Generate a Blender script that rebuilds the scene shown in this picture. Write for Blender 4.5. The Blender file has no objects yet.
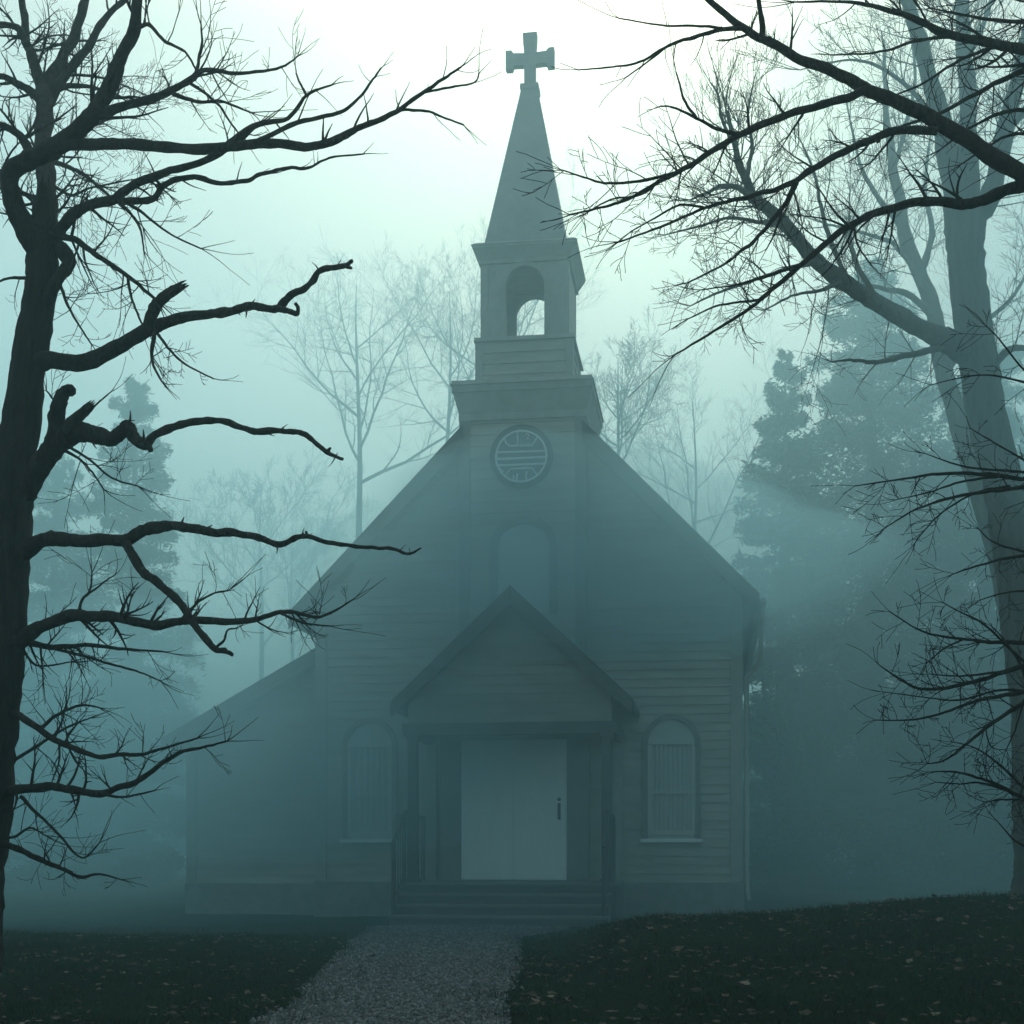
import bpy, math, random
import numpy as np
from math import radians as R, sin, cos, pi, sqrt
from mathutils import Vector, Matrix, noise

# ---------------------------------------------------------------- camera, sky, sun, exposure
SC = bpy.context.scene
COL = SC.collection
CAM_Z = 1.15
FPX = 1400.0          # focal length in pixels of the 1024 frame
HOR = 850.0           # image row of the horizon
cam = bpy.data.cameras.new('camera')
cam.sensor_width = 36.0
cam.lens = FPX / 1024 * 36.0
cam.shift_y = (HOR - 512) / 1024
cam.clip_start = 0.05
cam.clip_end = 2000
co = bpy.data.objects.new('camera', cam)
co.location = (0, 0, CAM_Z)
co.rotation_euler = (R(90), 0, 0)
COL.objects.link(co)
SC.camera = co

SUN_EL, SUN_AZ = 34.0, 3.5          # degrees; azimuth to the right of straight ahead (+Y)
w = bpy.data.worlds.new('World'); SC.world = w
w.use_nodes = True
nt = w.node_tree
for n in list(nt.nodes): nt.nodes.remove(n)
sky = nt.nodes.new('ShaderNodeTexSky'); sky.sky_type = 'NISHITA'; sky.sun_disc = False
sky.sun_elevation = R(SUN_EL); sky.sun_rotation = R(SUN_AZ)
sky.air_density = 1.0; sky.dust_density = 1.6; sky.ozone_density = 1.0
tint = nt.nodes.new('ShaderNodeMix'); tint.data_type = 'RGBA'; tint.blend_type = 'MULTIPLY'
tint.inputs[0].default_value = 1.0
tint.inputs[7].default_value = (0.89, 1.0, 0.84, 1)
bg = nt.nodes.new('ShaderNodeBackground'); bg.inputs[1].default_value = 0.070
wo = nt.nodes.new('ShaderNodeOutputWorld')
nt.links.new(sky.outputs[0], tint.inputs[6]); nt.links.new(tint.outputs[2], bg.inputs[0])
veil = nt.nodes.new('ShaderNodeBackground'); veil.inputs[0].default_value = (0.74, 0.98, 0.96, 1); veil.inputs[1].default_value = 0.27   # even overcast all round
ad = nt.nodes.new('ShaderNodeAddShader'); nt.links.new(bg.outputs[0], ad.inputs[0]); nt.links.new(veil.outputs[0], ad.inputs[1]); nt.links.new(ad.outputs[0], wo.inputs[0])

sl = bpy.data.lights.new('sun', 'SUN'); sl.energy = 1.0; sl.angle = R(50); sl.color = (1.0, 0.87, 0.72)
so = bpy.data.objects.new('sun', sl); COL.objects.link(so)
sd = Vector((sin(R(SUN_AZ)) * cos(R(SUN_EL)), cos(R(SUN_AZ)) * cos(R(SUN_EL)), sin(R(SUN_EL))))
so.rotation_euler = sd.to_track_quat('Z', 'Y').to_euler()
so.location = (2, 60, 40)

vs = SC.view_settings
SC.display_settings.display_device = 'sRGB'
vs.view_transform = 'Standard'; vs.look = 'None'; vs.exposure = 0.12; vs.gamma = 1.0; vs.use_curve_mapping = False
SC.render.engine = 'CYCLES'
SC.cycles.use_denoising = True
SC.cycles.max_bounces = 6
SC.cycles.volume_bounces = 4
SC.cycles.diffuse_bounces = 2
SC.cycles.sample_clamp_indirect = 4

HAZE_DENSITY = 0.0085
HAZE_COLOR = (0.535, 0.84, 0.915)

# ---------------------------------------------------------------- helpers
def tag(o, label=None, cat=None, group=None, kind=None):
    if label: o['label'] = label
    if cat: o['category'] = cat
    if group: o['group'] = group
    if kind: o['kind'] = kind
    return o

def empty(name, loc, rz=0.0):
    o = bpy.data.objects.new(name, None); COL.objects.link(o)
    o.location = loc; o.rotation_euler = (0, 0, rz); o.empty_display_size = 0.3
    return o

class MB:
    def __init__(s): s.v = []; s.f = []
    def quad(s, a, b, c, d):
        n = len(s.v); s.v += [a, b, c, d]; s.f.append((n, n+1, n+2, n+3))
    def box(s, x0, x1, y0, y1, z0, z1):
        n = len(s.v)
        s.v += [(x0,y0,z0),(x1,y0,z0),(x1,y1,z0),(x0,y1,z0),(x0,y0,z1),(x1,y0,z1),(x1,y1,z1),(x0,y1,z1)]
        s.f += [(n,n+3,n+2,n+1),(n+4,n+5,n+6,n+7),(n,n+1,n+5,n+4),(n+1,n+2,n+6,n+5),(n+2,n+3,n+7,n+6),(n+3,n,n+4,n+7)]
    def prism(s, prof, y0, y1):            # profile (x,z), counter-clockwise seen from -y
        n = len(s.v); m = len(prof)
        s.v += [(x, y0, z) for x, z in prof] + [(x, y1, z) for x, z in prof]
        s.f.append(tuple(range(n, n+m))); s.f.append(tuple(range(n+2*m-1, n+m-1, -1)))
        for i in range(m):
            j = (i+1) % m
            s.f.append((n+j, n+i, n+m+i, n+m+j))
    def frustum(s, cx, cy, h0, z0, h1, z1):
        n = len(s.v)
        for h, z in ((h0, z0), (h1, z1)):
            s.v += [(cx-h,cy-h,z),(cx+h,cy-h,z),(cx+h,cy+h,z),(cx-h,cy+h,z)]
        s.f += [(n,n+3,n+2,n+1),(n+4,n+5,n+6,n+7),(n,n+1,n+5,n+4),(n+1,n+2,n+6,n+5),(n+2,n+3,n+7,n+6),(n+3,n,n+4,n+7)]
    def tube(s, pts, rad, n=6, cap=True, bump=0.0, rng=None):
        m = len(pts); base = len(s.v)
        if m < 2: return
        prev = None
        ring = [(cos(2*pi*k/n), sin(2*pi*k/n)) for k in range(n)]
        for i in range(m):
            t = (pts[min(i+1, m-1)] - pts[max(i-1, 0)])
            if t.length < 1e-9: t = Vector((0,0,1))
            t.normalize()
            if prev is None:
                u = t.cross(Vector((0.31, 0.87, 0.17)))
                if u.length < 0.05: u = t.cross(Vector((1, 0, 0)))
            else:
                u = prev - t * prev.dot(t)
                if u.length < 1e-6: u = t.cross(Vector((0.3, 0.9, 0.2)))
            u.normalize(); prev = u; wv = t.cross(u)
            p = pts[i]; r = rad[i]
            for c, q in ring:
                rr = r
                if bump and rng: rr = r * (1 + rng.uniform(-bump, bump))
                s.v.append((p.x + rr*(u.x*c + wv.x*q), p.y + rr*(u.y*c + wv.y*q), p.z + rr*(u.z*c + wv.z*q)))
        for i in range(m-1):
            a = base + i*n; b = a + n
            for k in range(n):
                k2 = (k+1) % n
                s.f.append((a+k, a+k2, b+k2, b+k))
        if cap:
            s.f.append(tuple(base + (m-1)*n + k for k in range(n)))
            s.f.append(tuple(base + k for k in range(n-1, -1, -1)))
    def bar(s, p0, p1, r, n=6): s.tube([Vector(p0), Vector(p1)], [r, r], n)
    def build(s, name, mat, parent=None, smooth=False, origin=None):
        me = bpy.data.meshes.new(name)
        v = s.v
        if origin is not None:
            ox, oy, oz = origin; v = [(a-ox, b-oy, c-oz) for a, b, c in v]
        me.from_pydata(v, [], s.f); me.update()
        if smooth: me.shade_smooth()
        me.materials.append(mat)
        o = bpy.data.objects.new(name, me); COL.objects.link(o)
        if parent: o.parent = parent
        return o

def px(x, y, d):                            # a point of the place that the photo shows at (x, y), d metres ahead
    return Vector(((x - 512) * d / FPX, d, CAM_Z + (HOR - y) * d / FPX))

# ---------------------------------------------------------------- materials
def mat(name, base, rough=0.8, spec=0.3, var=0.0, vscale=3.0, bump=0.0, bscale=20.0, stretch=(1,1,1), col2=None, dist=0.02):
    m = bpy.data.materials.new(name); m.use_nodes = True
    t = m.node_tree; b = t.nodes['Principled BSDF']
    b.inputs['Base Color'].default_value = (*base, 1); b.inputs['Roughness'].default_value = rough
    b.inputs['Specular IOR Level'].default_value = spec
    tc = t.nodes.new('ShaderNodeTexCoord'); mp = t.nodes.new('ShaderNodeMapping')
    mp.inputs['Scale'].default_value = stretch
    t.links.new(tc.outputs['Object'], mp.inputs[0])
    if var or col2:
        nz = t.nodes.new('ShaderNodeTexNoise'); nz.inputs['Scale'].default_value = vscale; nz.inputs['Detail'].default_value = 6
        nz.inputs['Roughness'].default_value = 0.65
        rp = t.nodes.new('ShaderNodeValToRGB')
        c2 = col2 or tuple(c*(1-var) for c in base)
        rp.color_ramp.elements[0].position = 0.35; rp.color_ramp.elements[1].position = 0.68
        rp.color_ramp.elements[0].color = (*c2, 1); rp.color_ramp.elements[1].color = (*base, 1)
        t.links.new(mp.outputs[0], nz.inputs[0]); t.links.new(nz.outputs[0], rp.inputs[0]); t.links.new(rp.outputs[0], b.inputs['Base Color'])
    if bump:
        n2 = t.nodes.new('ShaderNodeTexNoise'); n2.inputs['Scale'].default_value = bscale; n2.inputs['Detail'].default_value = 5
        bp = t.nodes.new('ShaderNodeBump'); bp.inputs['Strength'].default_value = bump; bp.inputs['Distance'].default_value = dist
        t.links.new(mp.outputs[0], n2.inputs[0]); t.links.new(n2.outputs[0], bp.inputs['Height']); t.links.new(bp.outputs[0], b.inputs['Normal'])
    return m

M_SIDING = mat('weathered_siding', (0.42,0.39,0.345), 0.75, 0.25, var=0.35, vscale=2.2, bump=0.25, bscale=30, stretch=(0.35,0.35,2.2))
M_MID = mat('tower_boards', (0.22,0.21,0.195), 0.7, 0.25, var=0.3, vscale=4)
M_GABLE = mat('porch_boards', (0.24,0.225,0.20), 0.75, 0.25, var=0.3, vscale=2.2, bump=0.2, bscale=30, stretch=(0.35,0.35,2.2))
M_TRIM = mat('painted_trim', (0.33,0.32,0.29), 0.65, 0.3, var=0.25, vscale=4)
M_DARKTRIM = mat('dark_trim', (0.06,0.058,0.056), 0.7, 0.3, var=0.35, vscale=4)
M_ROOF = mat('roof_shingle', (0.06,0.06,0.063), 0.9, 0.2, var=0.5, vscale=5, bump=0.5, bscale=18, stretch=(1,1,3))
M_SPIRE = mat('spire_metal', (0.26,0.27,0.275), 0.6, 0.4, var=0.3, vscale=2.5, bump=0.12, bscale=8)
M_STONE = mat('foundation_stone', (0.25,0.24,0.23), 0.9, 0.2, var=0.4, vscale=5, bump=0.5, bscale=9)
M_DOOR = mat('door_paint', (0.80,0.80,0.78), 0.5, 0.4, var=0.12, vscale=2.5, stretch=(1,1,0.25))
M_WINDOW = mat('window_paint', (0.48,0.48,0.46), 0.6, 0.3, var=0.15, vscale=3)
M_CURTAIN = mat('curtain_cloth', (0.40,0.41,0.41), 0.9, 0.1, var=0.15, vscale=7, stretch=(3,1,0.15))
M_GLASS = mat('window_glass', (0.05,0.07,0.08), 0.12, 0.6)
M_PALE = mat('pale_metal', (0.80,0.82,0.80), 0.5, 0.4, var=0.2, vscale=6)
M_IRON = mat('black_iron', (0.025,0.025,0.027), 0.5, 0.4)
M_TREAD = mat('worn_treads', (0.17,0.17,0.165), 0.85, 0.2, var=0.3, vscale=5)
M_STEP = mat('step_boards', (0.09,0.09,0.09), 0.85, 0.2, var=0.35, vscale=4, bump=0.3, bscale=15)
M_BARK = mat('dark_bark', (0.042,0.037,0.033), 0.95, 0.12, var=0.55, vscale=9, bump=0.9, bscale=14, stretch=(3.2,3.2,0.55), dist=0.03)
M_GREYBARK = mat('grey_bark', (0.105,0.10,0.092), 0.95, 0.12, var=0.45, vscale=6, bump=0.8, bscale=10, stretch=(2.5,2.5,0.5), dist=0.03)
M_FARBARK = mat('far_bark', (0.085,0.08,0.075), 0.95, 0.1)
M_NEEDLE = mat('evergreen_needles', (0.040,0.062,0.040), 0.8, 0.15, var=0.45, vscale=0.9)

def ground_material():
    m = bpy.data.materials.new('lawn_soil'); m.use_nodes = True
    t = m.node_tree; b = t.nodes['Principled BSDF']; b.inputs['Roughness'].default_value = 0.95; b.inputs['Specular IOR Level'].default_value = 0.0
    tc = t.nodes.new('ShaderNodeTexCoord')
    n1 = t.nodes.new('ShaderNodeTexNoise'); n1.inputs['Scale'].default_value = 0.9; n1.inputs['Detail'].default_value = 8; n1.inputs['Roughness'].default_value = 0.7
    r1 = t.nodes.new('ShaderNodeValToRGB')
    e = r1.color_ramp.elements
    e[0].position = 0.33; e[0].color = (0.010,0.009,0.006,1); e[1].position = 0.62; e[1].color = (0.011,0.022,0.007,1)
    n2 = t.nodes.new('ShaderNodeTexNoise'); n2.inputs['Scale'].default_value = 30; n2.inputs['Detail'].default_value = 4
    bp = t.nodes.new('ShaderNodeBump'); bp.inputs['Strength'].default_value = 0.8; bp.inputs['Distance'].default_value = 0.04
    t.links.new(tc.outputs['Object'], n1.inputs[0]); t.links.new(n1.outputs[0], r1.inputs[0]); t.links.new(r1.outputs[0], b.inputs['Base Color'])
    t.links.new(tc.outputs['Object'], n2.inputs[0]); t.links.new(n2.outputs[0], bp.inputs['Height']); t.links.new(bp.outputs[0], b.inputs['Normal'])
    return m

def attr_material(name, stops, rough=0.85, spec=0.2):
    m = bpy.data.materials.new(name); m.use_nodes = True
    t = m.node_tree; b = t.nodes['Principled BSDF']; b.inputs['Roughness'].default_value = rough; b.inputs['Specular IOR Level'].default_value = spec
    a = t.nodes.new('ShaderNodeAttribute'); a.attribute_name = 'tone'
    r = t.nodes.new('ShaderNodeValToRGB')
    while len(r.color_ramp.elements) < len(stops): r.color_ramp.elements.new(0.5)
    for el, (p, c) in zip(r.color_ramp.elements, stops): el.position = p; el.color = (*c, 1)
    t.links.new(a.outputs['Fac'], r.inputs[0]); t.links.new(r.outputs[0], b.inputs['Base Color'])
    return m

# ---------------------------------------------------------------- haze
hz = MB(); hz.box(-150, 150, -30, 190, -1.6, 23.8)
hm = bpy.data.materials.new('haze_air'); hm.use_nodes = True
ht = hm.node_tree
for n in list(ht.nodes): ht.nodes.remove(n)
pv = ht.nodes.new('ShaderNodeVolumePrincipled'); ho = ht.nodes.new('ShaderNodeOutputMaterial')
pv.inputs['Color'].default_value = (*HAZE_COLOR, 1); pv.inputs['Density'].default_value = HAZE_DENSITY; pv.inputs['Anisotropy'].default_value = 0.66
ht.links.new(pv.outputs[0], ho.inputs['Volume'])
tag(hz.build('haze', hm), 'pale teal fog filling the air between the trees and the church', 'haze', kind='stuff')

# mist banks: thicker fog lying round the church, lumpy and uneven
def mist_bank(cx, cy, cz, rx, ry, rz, dens, seed, label, amp=0.14):
    m = bpy.data.materials.new('mist_air'); m.use_nodes = True; t = m.node_tree
    for n in list(t.nodes): t.nodes.remove(n)
    v = t.nodes.new('ShaderNodeVolumePrincipled'); o = t.nodes.new('ShaderNodeOutputMaterial')
    v.inputs['Color'].default_value = (*HAZE_COLOR, 1); v.inputs['Density'].default_value = dens; v.inputs['Anisotropy'].default_value = 0.66
    t.links.new(v.outputs[0], o.inputs['Volume'])
    b = MB(); nu, nv = 48, 24
    for j in range(nv+1):
        th = pi*j/nv
        for i in range(nu):
            ph = 2*pi*i/nu; d = Vector((sin(th)*cos(ph), sin(th)*sin(ph), cos(th)))
            k = 1 + amp*noise.noise(d*1.7 + Vector((seed, 0, 0))) + 0.5*amp*noise.noise(d*4.1 + Vector((0, seed, 0)))
            b.v.append((cx + rx*k*d.x, cy + ry*k*d.y, min(23.2, max(-1.2, cz + rz*k*d.z))))
    for j in range(nv):
        for i in range(nu):
            a = j*nu+i; c = j*nu+(i+1) % nu; b.f.append((a, a+nu, c+nu, c))
    return tag(b.build('mist', m), label, 'mist', 'mist banks round the church', kind='stuff')
mist_bank(0, 64, 0, 78, 50, 25, 0.0225, 3, 'wide bank of thicker fog in which the church and the far trees stand', 0.08)
mist_bank(-5.2, 21.3, 2.8, 5.5, 2.6, 2.2, 0.15, 11, 'pale drift of mist in front of the low left wing', 0.25)
mist_bank(1.0, 21.9, 5.6, 4.6, 2.2, 1.7, 0.25, 23, 'pale drift of mist across the gable above the porch roof', 0.25)

mist_bank(-0.8, 20.4, 1.0, 8.5, 2.6, 2.6, 0.038, 47, 'low mist lying along the foot of the church front', 0.25)
mist_bank(7.0, 14.2, 10.0, 4.8, 3.0, 5.5, 0.080, 31, 'pale drift of mist among the boughs of the tall forked tree', 0.2)

# ---------------------------------------------------------------- ground
def sm(a, b, x):
    t = min(1.0, max(0.0, (x-a)/(b-a))); return t*t*(3-2*t)
def gz(x, y):
    ring = sm(6.0, 14.0, y) * (1 - sm(15.2, 20.0, y))
    right = (0.12 + 0.30*sm(0.2, 1.6, x) + 0.24*sm(2.0, 6.0, x)) * sm(0.30, 1.1, x - 0.0) if x > 0.3 else 0.0
    left = (0.13 + 0.05*sm(-3, -7, x)) * sm(1.95, 3.4, -x) if x < -1.95 else 0.0
    z = ring * (right + left)
    off = sm(0.3, 1.3, x) if x > 0 else sm(1.95, 2.9, -x)
    if off > 0:
        z += off * 0.035 * noise.noise((x*0.55, y*0.55, 0.3)) + off * 0.02 * noise.noise((x*1.7, y*1.7, 4.1))
    return z
def axis(fine0, fine1, step, lo, hi):
    a = list(np.arange(fine0, fine1 + 1e-6, step)); s = step; v = fine1
    while v < hi: s *= 1.35; v = min(v + s, hi); a.append(v)
    s = step; v = fine0; front = []
    while v > lo: s *= 1.35; v = max(v - s, lo); front.append(v)
    return front[::-1] + a
gx = axis(-9, 9, 0.2, -148, 148); gy = axis(-2, 23, 0.2, -28, 188)
g = MB()
for yy in gy:
    for xx in gx: g.v.append((xx, yy, gz(xx, yy)))
nx = len(gx)
for j in range(len(gy)-1):
    for i in range(nx-1):
        a = j*nx+i; g.f.append((a, a+1, a+nx+1, a+nx))
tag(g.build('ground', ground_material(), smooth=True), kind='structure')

# gravel path
def path_edges(y):
    l = -1.62 - 0.34*sm(9, 19, y) - 0.12*sm(18.5, 20.8, y) + 0.10*noise.noise((1.3, y*0.7, 0)) + 0.05*noise.noise((4.3, y*2.7, 0))
    r = -0.06 + 0.12*sm(9, 17, y) + 0.75*sm(17.8, 20.8, y) + 0.07*noise.noise((7.7, y*0.7, 0)) + 0.05*noise.noise((2.3, y*2.9, 0))
    return l, r
p = MB(); NP = 14
ys = list(np.arange(-3, 21.2, 0.18))
for yy in ys:
    l, r = path_edges(yy)
    for k in range(NP+1):
        u = k/NP
        p.v.append((l + (r-l)*u, yy, 0.012 + 0.018*sin(pi*u) + 0.006*noise.noise((u*7, yy*2.1, 1.0))))
for j in range(len(ys)-1):
    for k in range(NP):
        a = j*(NP+1)+k; p.f.append((a, a+1, a+NP+2, a+NP+1))
M_PATH = mat('gravel_bed', (0.085,0.085,0.086), 0.9, 0.25, var=0.5, vscale=35, bump=0.9, bscale=60, dist=0.02)
tag(p.build('path', M_PATH, smooth=True), kind='structure')

def mass(name, verts, faces_n, tone, material, label, cat):
    """one mesh of many like pieces: verts (N,k,3), faces_n index tuples inside one piece"""
    N, k, _ = verts.shape
    me = bpy.data.meshes.new(name)
    V = verts.reshape(-1, 3)
    me.vertices.add(len(V)); me.vertices.foreach_set('co', V.astype(np.float32).ravel())
    loops = []; starts = []; totals = []
    per = sum(len(f) for f in faces_n)
    base = (np.arange(N) * k)[:, None]
    pat = np.array([i for f in faces_n for i in f])[None, :]
    L = (base + pat).ravel()
    st = []; acc = 0
    for f in faces_n: st.append(acc); acc += len(f)
    S = (np.arange(N)[:, None]*per + np.array(st)[None, :]).ravel()
    me.loops.add(len(L)); me.loops.foreach_set('vertex_index', L.astype(np.int32))
    me.polygons.add(len(S)); me.polygons.foreach_set('loop_start', S.astype(np.int32))
    me.update(calc_edges=True); me.validate()
    at = me.attributes.new('tone', 'FLOAT', 'POINT'); at.data.foreach_set('value', np.repeat(tone, k).astype(np.float32))
    me.materials.append(material)
    o = bpy.data.objects.new(name, me); COL.objects.link(o)
    return tag(o, label, cat, kind='stuff')

NR = np.random.default_rng(11)
# pebbles on the path
N = 26000
yy = 6.5 + 14.3*NR.random(N)**1.3
lr = np.array([path_edges(a) for a in yy]); u = NR.random(N)*1.06 - 0.03
xx = lr[:,0] + (lr[:,1]-lr[:,0])*u
zz = 0.012 + 0.018*np.sin(np.pi*np.clip(u,0,1))
s = 0.007 + 0.013*NR.random(N)**2.2
oct_ = np.array([(1,0,0),(0.1,1,0.1),(-1,0.1,0),(0,-1,0),(0.1,0,0.8),(0,0,-0.8)], float)
V = oct_[None]*(0.7+0.6*NR.random((N,6,1)))
a = NR.random(N)*6.283; ca, sa = np.cos(a), np.sin(a)
V = np.stack([V[...,0]*ca[:,None]-V[...,1]*sa[:,None], V[...,0]*sa[:,None]+V[...,1]*ca[:,None], V[...,2]], -1)*s[:,None,None]
V += np.stack([xx, yy, zz+0.2*s], -1)[:,None,:]
M_PEB = attr_material('gravel_stones', [(0,(0.03,0.03,0.031)),(0.6,(0.11,0.11,0.112)),(1,(0.23,0.23,0.23))], 0.85, 0.3)
mass('gravel', V, [(0,1,4),(1,2,4),(2,3,4),(3,0,4),(1,0,5),(2,1,5),(3,2,5),(0,3,5)], NR.random(N), M_PEB, 'loose grey gravel stones covering the path to the steps', 'gravel')

# grass blades
N = 190000
yy = 5.5 + 14.5*NR.random(N)**1.15
xx = (NR.random(N)*2-1)*(3.0 + 0.42*yy)
keep = np.ones(N, bool)
zz = np.zeros(N); 
for i in range(N):
    l, r = path_edges(yy[i])
    e_ = 0.50*NR.random()**2.2*(1 + 0.8*noise.noise((yy[i]*1.3, 3.0, xx[i]*0.2)))
    if l + e_ < xx[i] < r - e_: keep[i] = False
    else:
        nn = noise.noise((xx[i]*0.9, yy[i]*0.9, 2.0))
        if nn < -0.25 and NR.random() < 0.6: keep[i] = False
        else: zz[i] = gz(xx[i], yy[i])
xx, yy, zz = xx[keep], yy[keep], zz[keep]; N = len(xx)
cl = np.array([noise.noise((a_*1.9, b_*1.9, 5.0)) for a_, b_ in zip(xx, yy)])
h = (0.020 + 0.055*NR.random(N)**1.6)*(1 + 0.9*cl); a = NR.random(N)*6.283; wd = 0.003 + 0.003*NR.random(N)
lean = NR.normal(0, 0.45, (N,2))*h[:,None]
P = np.stack([xx,yy,zz-0.004],-1)
dx = np.stack([np.cos(a)*wd, np.sin(a)*wd, np.zeros(N)],-1)
tip = P + np.stack([lean[:,0], lean[:,1], h],-1)
V = np.stack([P-dx, P+dx, tip],1)
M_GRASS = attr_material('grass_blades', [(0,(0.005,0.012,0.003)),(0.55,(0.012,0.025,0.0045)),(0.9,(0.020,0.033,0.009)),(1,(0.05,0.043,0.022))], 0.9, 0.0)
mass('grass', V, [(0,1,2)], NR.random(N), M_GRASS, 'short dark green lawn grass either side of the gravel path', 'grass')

# fallen leaves
N = 9500
yy = 5.5 + 12.5*NR.random(N)**1.2
xx = (NR.random(N)*2-1)*(2.5 + 0.42*yy)
keep = np.ones(N, bool); zz = np.zeros(N)
for i in range(N):
    l, r = path_edges(yy[i]); inside = l < xx[i] < r
    nn = noise.noise((xx[i]*0.8+9, yy[i]*0.8, 2.0))
    if inside and NR.random() < 0.95 - 0.4*(min(xx[i]-l, r-xx[i]) < 0.2): keep[i] = False
    elif nn < 0.05 and NR.random() < 0.72: keep[i] = False
    elif xx[i] < -1 and NR.random() < 0.3: keep[i] = False
    zz[i] = (0.03 if inside else gz(xx[i], yy[i]) + 0.022)
xx, yy, zz = xx[keep], yy[keep], zz[keep]; N = len(xx)
s = 0.017 + 0.026*NR.random(N)**1.5
leaf = np.array([(-1,0,0),(-0.3,0.55,0.12),(0.5,0.42,0.05),(1.15,0,0.25),(0.5,-0.42,0.1),(-0.3,-0.55,0.2)], float)
V = leaf[None] + NR.normal(0,0.14,(N,6,3))
a = NR.random(N)*6.283; ca, sa = np.cos(a)[:,None], np.sin(a)[:,None]; tl = NR.normal(0,0.5,N)[:,None]
x1 = V[...,0]; y1 = V[...,1]*np.cos(tl)-V[...,2]*np.sin(tl); z1 = V[...,1]*np.sin(tl)+V[...,2]*np.cos(tl)
V = np.stack([x1*ca-y1*sa, x1*sa+y1*ca, z1],-1)*s[:,None,None] + np.stack([xx,yy,zz],-1)[:,None,:]
M_LEAF = attr_material('dead_leaves', [(0,(0.025,0.017,0.011)),(0.45,(0.055,0.034,0.02)),(0.88,(0.105,0.07,0.043)),(1,(0.20,0.155,0.115))], 0.75, 0.3)
mass('fallen_leaves', V, [(0,1,2,3),(0,3,4,5)], NR.random(N), M_LEAF, 'scattered brown fallen leaves lying on the dark lawn', 'leaves')

# ---------------------------------------------------------------- the church
YAW = R(-7.9)
ch = empty('church', (0.22, 24.0, 0.0), YAW)
tag(ch, 'weathered wooden church with a louvred steeple, white double doors and gabled porch', 'church')

def siding(mb, ext, z0, z1, c, place, out=0.022):
    z = z0
    while z < z1 - 1e-4:
        zt = min(z + c, z1)
        a0, b0 = ext(z); a1, b1 = ext(zt)
        mb.quad(place(a0, out, z), place(b0, out, z), place(b1, 0.003, zt), place(a1, 0.003, zt))
        mb.quad(place(a0, 0.0, z), place(b0, 0.0, z), place(b0, out, z), place(a0, out, z))
        z = zt
def front(Y): return lambda u, o, z: (u, Y - o, z)
def rightf(X): return lambda u, o, z: (X + o, u, z)
def leftf(X): return lambda u, o, z: (X - o, -u, z)

RS = 1.02            # main roof pitch (rise over run)
APEX = 9.41; HW = 3.65; EAVE = 3.95
DEPTH = 13.0
def roof_z(x): return APEX - RS*abs(x)
# nave wall
b = MB()
wt = roof_z(HW) - 0.30
b.prism([(-HW,0.6),(HW,0.6),(HW,wt),(0,wt+RS*HW),(-HW,wt)], 0.0, DEPTH)
def ext_nave(z):
    if z <= wt: return (-HW, HW)
    h = max(0.0, HW - (z-wt)/RS); return (-h, h)
siding(b, ext_nave, 0.6, wt, 0.15, front(0.0)); siding(b, ext_nave, wt, wt+RS*HW-0.05, 0.15, front(0.0))
siding(b, lambda z: (0.0, DEPTH), 0.6, wt, 0.15, rightf(HW))
wall = b.build('wall', M_SIDING, ch)
for sx in (-1, 1):
    b = MB(); x0, x1 = sorted((sx*(HW-0.16), sx*(HW+0.035)))
    b.box(x0, x1, -0.045, 0.14, 0.62, wt-0.02); b.build('corner_board', M_TRIM, wall)
b = MB(); b.box(-HW-0.06, HW+0.06, -0.07, DEPTH+0.05, -0.3, 0.6); b.build('foundation', M_STONE, ch)
# nave roof
b = MB()
T = 0.20
TX = 1.045 - 0.03                     # the roof starts at the tower's flank in front and closes behind it
for sg in (1, -1):
    for xa, ya, yb in ((TX, -0.38, 1.75), (0.0, 1.752, DEPTH+0.4)):
        ev = EAVE + (0.12 if sg < 0 else 0.0)
        prof = [(sg*xa, roof_z(xa)), (sg*ev, roof_z(ev)), (sg*ev, roof_z(ev)-T), (sg*xa, roof_z(xa)-T*1.25)]
        if sg == 1: prof = prof[::-1]
        b.prism(prof, ya, yb)
roof = b.build('roof', M_ROOF, ch)
for sg in (1, -1):
    b = MB()
    ev = EAVE + (0.12 if sg < 0 else 0.0)
    prof = [(TX*sg, roof_z(TX)-0.04), (sg*(ev-0.01), roof_z(ev)-0.04), (sg*(ev-0.01), roof_z(ev)-T-0.10), (sg*TX, roof_z(TX)-T*1.25-0.12)]
    if sg == 1: prof = prof[::-1]
    b.prism(prof, -0.415, -0.383); b.build('rake_board', M_DARKTRIM, roof)
b = MB()
for sg in (1, -1):
    x0, x1 = sorted((sg*(HW+0.03), sg*(EAVE-0.03)))
    b.box(x0, x1, -0.36, DEPTH+0.3, wt-0.10, wt-0.04)
    x0, x1 = sorted((sg*(EAVE-0.03), sg*(EAVE+0.0)))
    b.box(x0, x1, -0.37, DEPTH+0.35, wt-0.13, roof_z(EAVE)-T+0.01)
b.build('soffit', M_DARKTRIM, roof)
# downspout and gutter
b = MB()
b.tube([Vector(q) for q in ((EAVE+0.06,-0.10,wt-0.10),(EAVE+0.04,-0.09,wt-0.55),(EAVE+0.02,-0.08,4.28),(HW+0.10,-0.02,4.06),(HW+0.10,-0.02,2.5),(HW+0.10,-0.02,0.5),(HW+0.13,-0.14,0.30))], [0.045]*7, 8)
b.build('downspout', M_TRIM, ch, smooth=True)
b = MB(); b.tube([Vector((EAVE+0.06,-0.36,roof_z(EAVE)-0.13)), Vector((EAVE+0.06,DEPTH,roof_z(EAVE)-0.15))], [0.065,0.065], 8); b.build('gutter', M_TRIM, ch, smooth=True)

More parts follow.
